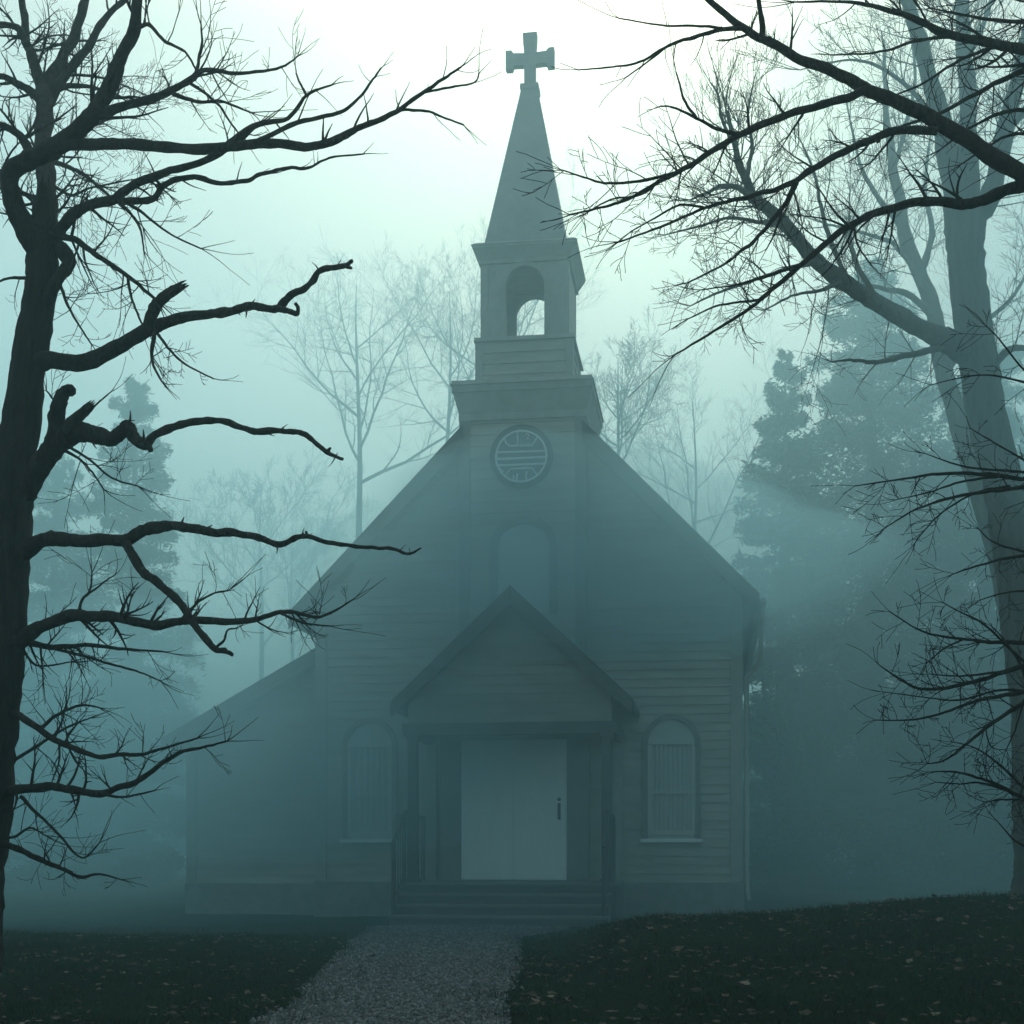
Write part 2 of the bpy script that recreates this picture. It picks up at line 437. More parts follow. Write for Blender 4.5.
# side aisle on the left
AX = 6.2; az0 = 3.10; az1 = 4.50
b = MB()
b.prism([(-AX,0.55),(-HW+0.01,0.55),(-HW+0.01,az1),(-AX,az0)], 0.5, DEPTH-0.6)
def ext_a(z):
    if z <= az0: return (-AX, -HW)
    return (-AX + (z-az0)/(az1-az0)*(AX-HW), -HW)
siding(b, ext_a, 0.55, az0, 0.15, front(0.5)); siding(b, ext_a, az0, az1-0.05, 0.15, front(0.5))
aw = b.build('aisle_wall', M_SIDING, ch)
b = MB(); b.box(-AX-0.03, -AX+0.15, 0.455, 0.62, 0.57, az0-0.05); b.build('corner_board', M_TRIM, aw)
b = MB(); b.box(-AX-0.05, -HW-0.07, 0.44, DEPTH-0.55, -0.3, 0.55); b.build('aisle_foundation', M_STONE, ch)
b = MB()
sl_ = (az1-az0)/(AX-HW)
def arz(x): return az1 + 0.12 + sl_*(x+HW)
b.prism([(-HW-0.005, arz(-HW)+0.14), (-AX-0.38, arz(-AX-0.38)+0.14), (-AX-0.38, arz(-AX-0.38)-0.02), (-HW-0.005, arz(-HW)-0.05)], 0.14, DEPTH-0.3)
ar = b.build('aisle_roof', M_ROOF, ch)
b = MB()
b.prism([(-HW-0.02, arz(-HW)+0.10), (-AX-0.37, arz(-AX-0.37)+0.10), (-AX-0.37, arz(-AX-0.37)-0.14), (-HW-0.02, arz(-HW)-0.16)], 0.105, 0.137)
b.build('rake_board', M_DARKTRIM, ar)

# tower
TH = 1.045; TY0 = -0.30; TCY = TY0 + TH
b = MB()
b.box(-TH, TH, TY0, TY0+2*TH, 0.6, 9.0)
siding(b, lambda z: (-TH, TH), 0.6, 8.98, 0.19, front(TY0))
siding(b, lambda z: (TY0, TY0+2*TH), 0.6, 8.98, 0.19, rightf(TH))
siding(b, lambda z: (-TY0-2*TH, -TY0), 0.6, 8.98, 0.19, leftf(-TH))
tower = b.build('tower', M_SIDING, ch)
for sx in (-1, 1):
    b = MB(); x0, x1 = sorted((sx*(TH-0.15), sx*(TH+0.035)))
    b.box(x0, x1, TY0-0.04, TY0+0.15, 0.6, 8.46); b.build('corner_board', M_MID, tower)
b = MB(); b.box(-TH-0.05, TH+0.05, TY0-0.05, 0.05, -0.3, 0.598); b.build('tower_foundation', M_STONE, ch)
b = MB()
b.frustum(0, TCY, TH+0.045, 8.44, TH+0.045, 8.56)
b.frustum(0, TCY, TH+0.045, 8.562, TH+0.13, 8.90)
b.frustum(0, TCY, TH+0.145, 8.902, TH+0.15, 9.02)
b.frustum(0, TCY, TH+0.175, 9.022, TH+0.14, 9.10)
b.build('cornice', M_TRIM, tower)

# belfry
PH = 0.815
b = MB()
b.box(-PH, PH, TCY-PH, TCY+PH, 9.05, 9.86)
for pl, e in ((front(TCY-PH), (-PH,PH)), (rightf(PH), (TCY-PH,TCY+PH)), (leftf(-PH), (-TCY-PH,-TCY+PH))):
    siding(b, lambda z, e=e: e, 9.10, 9.85, 0.19, pl)
par = b.build('parapet', M_SIDING, ch)
b = MB()
for sx in (-1, 1):
    x0, x1 = sorted((sx*(PH-0.10), sx*(PH+0.03))); b.box(x0, x1, TCY-PH-0.035, TCY-PH+0.12, 9.10, 9.85)
b.frustum(0, TCY, PH+0.055, 9.862, PH+0.045, 9.93)
b.build('parapet_cap', M_TRIM, par)
def arch_panel(mb, place, hw, z0, z1, aw, zs, zb, th, seg=18):
    """wall panel with an arched opening; place(u, depth_in, z)"""
    def P(u, d, z): return place(u, d, z)
    for d, flip in ((0.0, False), (th, True)):
        def Q(a, b_, c, e):
            if flip: a, b_, c, e = e, c, b_, a
            mb.quad(P(a[0],d,a[1]), P(b_[0],d,b_[1]), P(c[0],d,c[1]), P(e[0],d,e[1]))
        Q((-hw,z0),(-aw,z0),(-aw,z1),(-hw,z1)); Q((aw,z0),(hw,z0),(hw,z1),(aw,z1))
        if zb > z0: Q((-aw,z0),(aw,z0),(aw,zb),(-aw,zb))
        for k in range(seg):
            t0 = pi - pi*k/seg; t1 = pi - pi*(k+1)/seg
            Q((aw*cos(t0), zs+aw*sin(t0)), (aw*cos(t1), zs+aw*sin(t1)), (aw*cos(t1), z1), (aw*cos(t0), z1))
    prof = [(-aw, zb), (-aw, zs)] + [(aw*cos(pi-pi*k/seg), zs+aw*sin(pi-pi*k/seg)) for k in range(1, seg)] + [(aw, zs), (aw, zb)]
    for (u0, w0), (u1, w1) in zip(prof[:-1], prof[1:]):
        mb.quad(P(u0,0,w0), P(u1,0,w1), P(u1,th,w1), P(u0,th,w0))
    mb.quad(P(-aw,0,zb), P(-aw,th,zb), P(aw,th,zb), P(aw,0,zb))
BH = 0.745; AW = 0.335; ZS = 10.83
b = MB()
arch_panel(b, lambda u, d, z: (u, TCY-BH+d, z), BH, 9.90, 11.45, AW, ZS, 9.95, 0.16)
arch_panel(b, lambda u, d, z: (-u, TCY+BH-d, z), BH, 9.90, 11.45, AW, ZS, 9.95, 0.16)
b.box(-BH, -BH+0.16, TCY-BH+0.16, TCY+BH-0.16, 9.9, 11.45); b.box(BH-0.16, BH, TCY-BH+0.16, TCY+BH-0.16, 9.9, 11.45)
b.box(-BH+0.16, BH-0.16, TCY-BH+0.16, TCY+BH-0.16, 11.20, 11.43)
bel = b.build('belfry', M_TRIM, ch)
b = MB()
for sx in (-1, 1):
    x0, x1 = sorted((sx*(BH-0.11), sx*(BH+0.02))); b.box(x0, x1, TCY-BH-0.022, TCY-BH+0.11, 9.935, 11.20)
    x0, x1 = sorted((sx*(AW+0.004), sx*(AW+0.07))); b.box(x0, x1, TCY-BH-0.02, TCY-BH-0.001, 9.935, ZS)
for k in range(14):
    t0 = pi*k/14; t1 = pi*(k+1)/14; q = lambda r, t: (r*cos(t), ZS+r*sin(t))
    b.prism([q(AW+0.07,t0), q(AW+0.07,t1), q(AW+0.004,t1), q(AW+0.004,t0)][::-1], TCY-BH-0.02, TCY-BH-0.001)
b.build('arch_trim', M_TRIM, bel)
b = MB()
b.frustum(0, TCY, BH+0.04, 11.22, BH+0.04, 11.28)
b.frustum(0, TCY, BH+0.04, 11.282, BH+0.135, 11.46)
b.frustum(0, TCY, BH+0.145, 11.462, BH+0.15, 11.51)
b.frustum(0, TCY, BH+0.165, 11.512, BH+0.10, 11.56)
b.build('cornice', M_TRIM, bel)
# spire and cross
b = MB(); b.frustum(0, TCY, 0.715, 11.562, 0.150, 14.50)
spire = b.build('spire', M_SPIRE, ch)
b = MB(); b.frustum(0, TCY, 0.150, 14.502, 0.165, 14.54); b.frustum(0, TCY, 0.165, 14.542, 0.16, 14.62); b.build('spire_cap', M_SPIRE, spire)
b = MB()
c0, t = TCY, 0.07
zc = 15.10
b.prism([(-0.10,14.615),(0.10,14.615),(0.10,zc-0.105),(-0.10,zc-0.105)], c0-t, c0+t)
b.prism([(-0.10,zc-0.105),(0.10,zc-0.105),(0.10,zc+0.10),(-0.10,zc+0.10)], c0-t, c0+t)
b.prism([(-0.10,zc+0.10),(0.10,zc+0.10),(0.118,zc+0.27),(0.125,zc+0.46),(-0.125,zc+0.46),(-0.118,zc+0.27)], c0-t, c0+t)
for sg in (-1, 1):
    pr = [(sg*0.10,zc-0.105),(sg*0.29,zc-0.10),(sg*0.315,zc-0.165),(sg*0.43,zc-0.16),(sg*0.43,zc+0.17),(sg*0.325,zc+0.165),(sg*0.295,zc+0.115),(sg*0.10,zc+0.10)]
    if sg == -1: pr = pr[::-1]
    b.prism(pr, c0-t, c0+t)
b.build('cross', M_SPIRE, ch)

# round louvred vent on the tower
VC = (-0.015, 7.80); VR = 0.45; yv = TY0 - 0.03
b = MB(); seg = 40
b.v = [(VC[0], yv-0.004, VC[1])] + [(VC[0]+VR*cos(2*pi*k/seg), yv-0.004, VC[1]+VR*sin(2*pi*k/seg)) for k in range(seg)]
b.f = [(0, 1+k, 1+(k+1) % seg) for k in range(seg)]
vent = b.build('round_vent', M_GLASS, ch)
def ringmesh(mb, cx, cz, r0, r1, y0, y1, seg=40, a0=0.0, a1=2*pi):
    for k in range(seg):
        t0 = a0 + (a1-a0)*k/seg; t1 = a0 + (a1-a0)*(k+1)/seg
        q = lambda r, t: (cx + r*cos(t), cz + r*sin(t))
        mb.prism([q(r0,t0), q(r1,t0), q(r1,t1), q(r0,t1)], y0, y1)
b = MB(); ringmesh(b, VC[0], VC[1], VR, VR+0.085, yv-0.05, yv+0.03); b.build('vent_surround', M_DARKTRIM, vent)
b = MB(); ringmesh(b, VC[0], VC[1], VR-0.035, VR-0.004, yv-0.045, yv-0.006); b.build('vent_rim', M_PALE, vent)
b = MB()
def st(pts, r=0.016):
    q = [Vector((VC[0] + (x-470)/5.12/59.0, yv-0.022, VC[1] + (285-y)/5.12/59.0)) for x, y in pts]
    b.tube(q, [r]*len(q), 6)
st([(345,262),(600,262)], 0.022); st([(342,295),(602,295)], 0.022); st([(346,328),(598,328)], 0.022)
st([(384,190),(390,213),(410,230),(527,230),(553,190)]); st([(450,163),(453,226)])
st([(487,184),(495,170),(507,174),(506,186),(498,195),(516,197)], 0.012)
st([(378,390),(415,346),(525,348),(555,388)]); st([(450,372),(446,412)]); st([(428,378),(432,408)], 0.012); st([(497,360),(495,398),(506,408)])
st([(362,340),(372,360),(380,355)], 0.012)
b.build('vent_bars', M_PALE, vent, smooth=True)

# arched recess window above the porch
def arched_unit(cx, Y, hw, z0, zs, za, label_names, mat_panel, hood=0.10, hood_mat=None, seg=20):
    """arched frame on the wall plane Y. zs spring height, za apex height; returns the frame"""
    def arc(h, top, k): 
        t = pi - pi*k/seg; return (cx + h*cos(t), zs + (top-zs)*sin(t))
    fb = MB()
    o = hood
    for k in range(seg):
        a0, a1 = arc(hw+o, za+o, k), arc(hw+o, za+o, k+1); i0, i1 = arc(hw, za, k), arc(hw, za, k+1)
        fb.prism([i0, i1, a1, a0], Y-0.075, Y+0.02)
    fb.box(cx-hw-o, cx-hw, Y-0.075, Y+0.02, z0, zs); fb.box(cx+hw, cx+hw+o, Y-0.075, Y+0.02, z0, zs)
    pb = MB()
    pb.v = [(cx, Y-0.027, zs)] + [(a, Y-0.027, c) for a, c in [arc(hw, za, k) for k in range(seg+1)]]
    pb.f = [(0, k+2, k+1) for k in range(seg)]
    pb.quad((cx-hw,Y-0.027,z0),(cx+hw,Y-0.027,z0),(cx+hw,Y-0.027,zs),(cx-hw,Y-0.027,zs))
    return fb, pb
fb, pb = arched_unit(0.02, TY0-0.0, 0.44, 5.15, 6.28, 6.66, None, None, 0.14)
aw_ = pb.build('arched_panel', M_WINDOW, ch); fb.build('arch_hood', M_MID, aw_)

# two arched windows
for cx in (2.50, -2.71):
    z0, zh, za = 1.34, 2.93, 3.36; hw = 0.40
    fb, pb = arched_unit(cx, 0.0, hw, z0, zh, za, None, None, 0.085)
    win = pb.build('window', M_WINDOW, ch)
    fb.build('frame', M_MID, win)
    b = MB()                                             # sash: stiles, rails
    y0, y1 = -0.062, -0.028
    b.box(cx-hw+0.004, cx-hw+0.065, y0, y1, z0+0.06, zh); b.box(cx+hw-0.065, cx+hw-0.004, y0, y1, z0+0.06, zh)
    b.box(cx-hw+0.004, cx+hw-0.004, y0-0.006, y1, zh+0.001, zh+0.05)
    b.box(cx-hw+0.066, cx+hw-0.066, y0, y1, 2.10, 2.15); b.box(cx-hw+0.066, cx+hw-0.066, y0, y1, z0+0.06, z0+0.14)
    b.build('sash', M_WINDOW, win)
    for za_, zb_ in ((2.151, zh), (z0+0.141, 2.099)):
        b = MB()
        n = 28
        for k in range(n):                               # pleated curtain behind each pane
            u0 = cx-hw+0.066 + (2*hw-0.132)*k/n; u1 = cx-hw+0.066 + (2*hw-0.132)*(k+1)/n
            ya = -0.032 - 0.010*sin(k*(1.7+0.1*cx)+cx) ; yb = -0.032 - 0.010*sin((k+1)*(1.7+0.1*cx)+cx)
            b.quad((u0,ya,za_),(u1,yb,za_),(u1,yb,zb_),(u0,ya,zb_))
        b.build('curtain', M_CURTAIN, win)
    b = MB(); b.box(cx-hw-0.12, cx+hw+0.12, -0.12, 0.0, z0-0.06, z0+0.0); b.build('sill', M_PALE, win)

# door
DX = -0.14; DZ0 = 0.64; DZ1 = 3.02; DHW = 0.905; YD = TY0
b = MB()
b.box(DX-DHW, DX+DHW, YD-0.045, YD+0.0, DZ0, DZ1)
door = b.build('door', M_DOOR, ch)
for sx in (-1, 1):
    b = MB(); x0, x1 = sorted((DX+sx*0.0025, DX+sx*(DHW-0.006)))
    b.box(x0, x1, YD-0.075, YD-0.047, DZ0+0.012, DZ1-0.012)
    b.build('door_leaf', M_DOOR, door)
b = MB()
b.box(DX+0.745, DX+0.795, YD-0.085, YD-0.074, 1.66, 1.94)
b.tube([Vector((DX+0.77,YD-0.085,1.90)),Vector((DX+0.77,YD-0.15,1.87)),Vector((DX+0.77,YD-0.15,1.71)),Vector((DX+0.77,YD-0.085,1.68))],[0.012]*4,8)
b.bar((DX+0.77,YD-0.08,2.0),(DX+0.77,YD-0.10,2.0),0.03,10)
b.build('handle', M_IRON, door)
b = MB()
b.box(DX-DHW-0.36, DX-DHW, YD-0.09, YD+0.25, DZ0, DZ1+0.12); b.box(DX+DHW, DX+DHW+0.36, YD-0.09, YD+0.25, DZ0, DZ1+0.12)
b.box(DX-DHW, DX+DHW, YD-0.09, YD+0.1, DZ1, DZ1+0.12)
b.build('door_frame', M_MID, ch)

# porch
PX = 0.06; PYF = -2.25; PAP = 5.27; PHW = 1.90; PS = 0.94
b = MB()
for sg in (1, -1):
    prof = [(PX, PAP), (PX+sg*PHW, PAP-PS*PHW), (PX+sg*PHW, PAP-PS*PHW-0.14), (PX, PAP-0.20)]
    if sg == 1: prof = prof[::-1]
    b.prism(prof, PYF, -0.02)
pr = b.build('porch_roof', M_ROOF, ch)
b = MB()
for sg in (1, -1):
    prof = [(PX+sg*0.01, PAP-0.03), (PX+sg*(PHW-0.01), PAP-PS*PHW-0.03), (PX+sg*(PHW-0.01), PAP-PS*PHW-0.24), (PX+sg*0.01, PAP-0.31)]
    if sg == 1: prof = prof[::-1]
    b.prism(prof, PYF-0.033, PYF-0.003)
b.build('rake_board', M_DARKTRIM, pr)
b = MB()
gx_ = 1.62; gzb = 3.16
b.prism([(-gx_, gzb), (gx_, gzb), (gx_, PAP-0.24-PS*(gx_-PX)), (PX, PAP-0.24), (-gx_, PAP-0.24-PS*(gx_+PX))], -1.98, -1.90)
def ext_p(z):
    h = max(0.0, (PAP-0.24-z)/PS); return (max(-gx_, PX-h), min(gx_, PX+h))
siding(b, ext_p, gzb, PAP-0.28, 0.15, front(-1.98), 0.018)
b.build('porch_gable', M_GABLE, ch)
b = MB()
b.box(-1.70, 1.70, -2.03, -1.86, 2.97, 3.158)
for sg in (-1, 1):
    x0, x1 = sorted((sg*1.55, sg*1.70)); b.box(x0, x1, -1.858, -0.03, 2.97, 3.158)
b.box(-1.549, 1.549, -1.858, -0.31, 3.09, 3.15)
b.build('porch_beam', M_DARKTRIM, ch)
for sg in (-1, 1):
    b = MB(); cx, cy = sg*1.54, -1.945
    b.box(cx-0.075, cx+0.075, cy-0.075, cy+0.075, 0.70, 2.90)
    b.box(cx-0.105, cx+0.105, cy-0.105, cy+0.105, 0.637, 0.70); b.box(cx-0.10, cx+0.10, cy-0.10, cy+0.10, 2.90, 2.968)
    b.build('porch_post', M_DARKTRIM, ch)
    b = MB(); x0, x1 = sorted((sg*1.52, sg*1.68)); b.box(x0, x1, -0.12, -0.023, 0.64, 2.968); b.build('pilaster', M_TRIM, ch)
b = MB(); b.box(-1.70, 1.70, -2.06, -0.36, -0.2, 0.595)
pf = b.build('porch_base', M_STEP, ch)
b = MB(); b.box(-1.72, 1.72, -2.09, -0.36, 0.597, 0.635); b.build('porch_floor', M_TREAD, pf)
for k in range(1, 4):
    b = MB(); zt = 0.635 - 0.16*k
    b.box(-1.70, 1.62, -2.06-0.30*k, -2.06-0.30*(k-1)-0.002, -0.2, zt-0.040)
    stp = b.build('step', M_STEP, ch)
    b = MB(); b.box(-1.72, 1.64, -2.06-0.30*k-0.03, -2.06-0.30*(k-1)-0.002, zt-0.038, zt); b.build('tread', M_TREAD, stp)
for sg, xr in ((-1, -1.66), (1, 1.56)):
    b = MB()
    yb, yt = -2.86, -2.02; zb, zt = 0.0, 0.635
    def sz(y): return zb + (zt-zb)*min(1, max(0, (y-yb)/(yt-yb)))
    b.tube([Vector((xr,yb-0.05,1.20)),Vector((xr,yb,1.25)),Vector((xr,yt,1.76)),Vector((xr,yt+0.10,1.77)),Vector((xr,-1.2,1.70)),Vector((xr,-0.5,1.70))],[0.030]*6,8)
    rl = b.build('railing', M_IRON, ch, smooth=True)
    for y_, za_, zb_ in ((yb, -0.05, 1.25), (yt, 0.6, 1.76), (-0.5, 0.6, 1.7)):
        b = MB(); b.bar((xr,y_,za_),(xr,y_,zb_),0.027,8); b.build('rail_post', M_IRON, rl)
    b = MB()
    for k in range(1, 5):
        y = yb + (yt-yb)*k/5; b.bar((xr,y,sz(y)+0.02),(xr,y,1.25+(1.76-1.25)*k/5),0.011)
    for k in range(1, 7):
        y = yt + (-0.5-yt)*k/7; b.bar((xr,y,0.64),(xr,y,1.74),0.011)
    b.tube([Vector((xr,yb,0.35)),Vector((xr,yt,0.80)),Vector((xr,-0.5,0.78))],[0.012]*3,6)
    b.build('balusters', M_IRON, rl)

# ---------------------------------------------------------------- trees
def rvec(rng):
    while True:
        v = Vector((rng.uniform(-1,1), rng.uniform(-1,1), rng.uniform(-1,1)))
        if 0.05 < v.length < 1: return v.normalized()

def smooth_line(pts, rad, sub=4):
    """Catmull-Rom through the points"""
    n = len(pts); op = []; orr = []
    for i in range(n-1):
        p0 = pts[max(i-1,0)]; p1 = pts[i]; p2 = pts[i+1]; p3 = pts[min(i+2,n-1)]
        for k in range(sub):
            t = k/sub; t2 = t*t; t3 = t2*t
            op.append(0.5*((2*p1) + (p2-p0)*t + (2*p0-5*p1+4*p2-p3)*t2 + (3*p1-p0-3*p2+p3)*t3))
            orr.append(rad[i] + (rad[i+1]-rad[i])*t)
    op.append(pts[-1]); orr.append(rad[-1])
    return op, orr

def twig(mb, p, d, L, r, lev, rng, up=0.15, rmin=0.0011, sides=3, wig=0.15, kids=1.0):
    n = 7 if lev > 0 else 5
    bend = rvec(rng)*0.10
    pts = [p.copy()]; rad = [r]; q = p.copy(); dd = d.normalized()
    for i in range(n):
        dd = (dd + rvec(rng)*wig*0.8 + bend + Vector((0,0,up*0.30))).normalized()
        q = q + dd*(L/n); pts.append(q.copy()); rad.append(max(rmin, r*(1-0.8*(i+1)/n)))
    mb.tube(pts, rad, sides, cap=False)
    if lev > 0:
        k = max(2, int(round((2.5 + rng.random()*3.0)*kids)))
        for j in range(k):
            t = 0.2 + 0.75*(j + rng.random()*0.8)/k
            i = min(n-1, int(t*n)); f = t*n - i
            pp = pts[i].lerp(pts[i+1], min(1,f)); tg = (pts[i+1]-pts[i]).normalized()
            side = rvec(rng); side = (side - tg*side.dot(tg)).normalized()
            nd = (tg*0.75 + side*rng.uniform(0.5,0.95) + Vector((0,0,up)))
            twig(mb, pp, nd, L*rng.uniform(0.35,0.65)*(1.1-0.4*t), max(rmin, rad[i]*0.65), lev-1, rng, up, rmin, sides, wig, kids)

def limb(mb, spec, d0, d1, rng, twigs=0.0, tl=(0.25,0.6), lev=1, up=0.15, knob=0.10, start=0.12, wob=0.010, sides=8, rmin=0.0011, kids=1.0, tr=None, rs=1.0):
    """limb along traced points (x, y, r) in photo pixels; runs from depth d0 to d1"""
    n = len(spec); pts = []; rad = []
    if QS != 1.0:
        d0 = d0 if d0 == DQ else d0*QS; d1 = d1 if d1 == DQ else d1*QS
    for i, (x, y, r) in enumerate(spec):
        t = i/(n-1); d = d0 + (d1-d0)*t
        pts.append(px(x, y, d)); rad.append(r*rs*d/FPX)
    pts, rad = smooth_line(pts, rad, 6)
    ph = rng.uniform(0, 50); acc = 0.0
    for i in range(1, len(pts)-1):
        acc += (pts[i]-pts[i-1]).length/max(rad[i], 0.004)
        nv_ = Vector((noise.noise((ph, acc*0.16, 0)), noise.noise((ph, acc*0.16, 7)), noise.noise((ph, acc*0.16, 13))))
        pts[i] = pts[i] + nv_*min(wob*QS*2.5, rad[i]*0.55)
        rad[i] *= 1 + 1.6*knob*noise.noise((ph+20, acc*0.30, 0)) + 0.5*knob*noise.noise((ph+30, acc*0.9, 0))
    mb.tube(pts, rad, sides, cap=True, bump=0.08, rng=rng)
    if rad[-1] > 0.009 and d1 < 10:                     # a broken end: jagged splinters
        tg = (pts[-1]-pts[-3]).normalized()
        for _ in range(6):
            o_ = rvec(rng); o_ = (o_ - tg*o_.dot(tg))*rad[-1]*0.7
            mb.tube([pts[-1]+o_-tg*rad[-1], pts[-1]+o_+tg*rad[-1]*rng.uniform(0.3,0.9), pts[-1]+o_*rng.uniform(0.8,1.3)+tg*rad[-1]*rng.uniform(1.0,2.6)], [rad[-1]*0.42, rad[-1]*0.3, 0.001], 5, cap=False)
    if twigs and knob < 0.15 and rad[-1] < 0.012*max(1.0, d1/8):
        for _ in range(2 if lev == 0 else 3):
            tg = (pts[-1]-pts[-4]).normalized()
            twig(mb, pts[-1]-tg*0.004, tg + rvec(rng)*0.45 + Vector((0,0,up*0.5)), rng.uniform(*tl)*QS*0.9, max(rmin, rad[-1]*0.8), max(0, lev-1), rng, up, rmin, 3, kids=kids)
    if twigs:
        tot = sum((pts[i+1]-pts[i]).length for i in range(len(pts)-1))
        for j in range(int(tot*twigs/QS)):
            t = start + (1-start)*rng.random()
            i = min(len(pts)-2, int(t*(len(pts)-1)))
            tg = (pts[i+1]-pts[i]).normalized(); side = rvec(rng); side = (side - tg*side.dot(tg)).normalized()
            nd = tg*rng.uniform(0.3,0.9) + side + Vector((0,0,up))
            twig(mb, pts[i], nd, rng.uniform(*tl)*QS*1.15*(1.15-0.5*t), tr or max(rmin*1.4, min(0.010, rad[i]*0.45)), lev, rng, up, rmin, 3, kids=kids)
    return pts, rad

QS, DQ = 1.0, 0.0                         # near trees: limb distances below were noted for a trunk 1/QS times as far
def L3(s, r0=None, r1=None):               # fill in radii for (x,y) lists
    if len(s[0]) == 3: return s
    n = len(s); return [(x, y, r0 + (r1-r0)*i/(n-1)) for i, (x, y) in enumerate(s)]

# --- the dark tree on the left
rng = random.Random(5)
D = 6.0; QS, DQ = D/8.5, D
base = px(-66, 1115, D); base.z = gz(base.x, base.y)
lt = empty('bare_tree', base)
tag(lt, 'big dark bare tree at the left edge with broken gnarled limbs', 'tree')
b = MB()
limb(b, [(-80,1150,90),(-66,1110,66),(-54,1050,52),(-47,1000,45),(-38,940,40),(-30,864,34),(-20,799,31),(-12,735,28),(-4,670,25),(2,611,23.5),(8,541,22),(14,471,20.5),(20,425,18.5),(30,355,17),(39,300,15.5),(41,265,15.5),(42,245,15.5),(44,222,12.8),(45,198,10.6)], D, D, rng, knob=0.04, sides=18, wob=0.006)
b.build('trunk', M_BARK, lt, smooth=True, origin=base)
def branch(tree, org, specs, material):
    b = MB()
    for s in specs:
        sp, d0, d1, kw = s
        limb(b, sp, d0, d1, rng, **kw)
    return b.build('branch', material, tree, smooth=True, origin=org)
TW = dict(twigs=11, tl=(0.18,0.42), lev=1)
FEW = dict(twigs=4, tl=(0.10,0.26), lev=0)
BARE = dict(twigs=4.5, tl=(0.03,0.10), lev=0, knob=0.16)
branch(lt, base, [([(41,250,15),(24,228,12),(11,200,10),(10,175,9.5),(29,160,9.5),(64,141,9),(88,120,8.5),(108,91,7.5),(120,59,6.5),(135,29,5.8),(137,0,5.2),(140,-45,4),(150,-90,2)], D, 7.7, dict(twigs=5, tl=(0.2,0.45), lev=1, start=0.45)),
    ([(137,28,2),(150,25,2),(164,41,1.6),(185,52,1.2),(196,70,0.9)], 7.8, 7.7, TW)], M_BARK)
branch(lt, base, [([(62,144,6.5),(95,144,5.6),(132,145,5.3),(205,149,5.2),(252,145,4.8),(300,145,4.4),(320,145,4.2),(341,138,3.6),(364,125,3.1),(388,117,2.6),(411,101,2.2),(443,79,1.5),(461,67,0.9)], 8.15, 7.2, dict(twigs=3.5, tl=(0.10,0.24), lev=0, start=0.3)),
    (L3([(402,110),(426,111),(445,118),(464,125)],1.5,0.8), 7.4, 7.4, FEW), (L3([(426,92),(440,89),(458,86),(475,82),(479,73)],1.4,0.7), 7.3, 7.2, FEW),
    (L3([(226,147),(259,124),(288,118),(307,95),(332,85)],3.4,0.9), 7.8, 7.6, FEW), (L3([(307,96),(300,83),(296,73)],1.4,0.8), 7.7, 7.7, FEW),
    (L3([(253,144),(297,123),(338,113),(358,99),(371,82),(381,68)],2.6,0.8), 7.7, 8.0, FEW)], M_BARK)
branch(lt, base, [([(90,119,5),(132,104,4.4),(164,94,3.8),(190,79,3.2),(205,70,2.4),(243,73,1.7),(281,67,1.2),(298,56,0.7)], 8.0, 8.2, dict(twigs=9, tl=(0.12,0.32), lev=1, start=0.3)),
    (L3([(196,74),(200,52),(202,40),(201,24)],2,0.8), 8.1, 8.1, TW), (L3([(173,94),(199,102),(220,101),(252,113)],2.2,0.8), 8.1, 7.9, TW),
    (L3([(190,83),(217,103),(230,122),(243,138)],1.6,0.7), 8.1, 8.2, FEW)], M_BARK)
branch(lt, base, [([(52,240,8),(62,226,6),(74,213,5.6),(90,206,5),(114,201,4.8),(129,188,4.3),(164,173,3.8),(205,160,3.2),(234,145,2.4),(258,125,1.2)], D, 7.9, dict(twigs=6, tl=(0.1,0.3), lev=1)),
    (L3([(118,202),(152,199),(164,186),(190,177),(217,183),(245,181),(264,173),(288,168),(308,168),(329,158),(364,154)],3.6,0.8), 8.2, 8.0, dict(twigs=6, tl=(0.08,0.2), lev=0)),
    (L3([(121,203),(134,218),(141,231),(144,252)],2,0.7), 8.2, 8.1, TW), (L3([(128,203),(137,209),(150,219),(172,235),(202,249)],2,0.7), 8.2, 8.3, TW)], M_BARK)
branch(lt, base, [([(54,236,4),(75,240,3.2),(97,255,2.8),(129,277,2.2),(155,299,1.4)], D, 8.0, dict(twigs=14, tl=(0.15,0.4), lev=1)),
    (L3([(128,277),(130,292),(136,310),(142,324)],1.7,0.9), 8.1, 8.1, TW)], M_BARK)
branch(lt, base, [([(50,240,8),(64,254,7.5),(69,266,7),(60,279,6),(52,290,6)], D, 8.4, dict(knob=0.15)),
    (L3([(57,270),(62,290),(70,310),(82,330),(92,345)],2,0.7), 8.5, 8.3, dict(twigs=16, tl=(0.1,0.3), lev=1))], M_BARK)
branch(lt, base, [([(30,366,13),(50,361,9),(81,362,8.2),(116,348,7.8),(148,330,7.2),(165,322,6),(185,317,5),(211,314,4.6),(232,311,4.3),(253,306,4),(274,309,3.8),(285,301,3.8),(292,294,3.6),(304,289,3.4),(313,281,3.2),(319,271,3),(330,268,2.9),(345,266,2.5),(352,261,1.8)], D, 7.4, BARE),
    ([(146,332,7),(152,316,6.2),(158,303,6),(168,294,5.6),(180,287,4.4)], 8.1, 7.9, dict(knob=0.14)),
    ([(346,267,2),(352,268,1.4)], 7.4, 7.4, {}),
    ([(274,309,3.4),(286,310,3),(297,314,2.6),(298,308,2),(295,303,1.6)], 7.7, 7.6, {}),
    (L3([(154,334),(152,350),(153,364),(162,382)],2.4,0.9), 8.0, 7.9, dict(twigs=16, tl=(0.08,0.2), lev=1)), (L3([(158,334),(170,350),(185,364),(214,379)],1.6,0.7), 8.0, 7.8, dict(twigs=12, tl=(0.08,0.22), lev=1))], M_BARK)
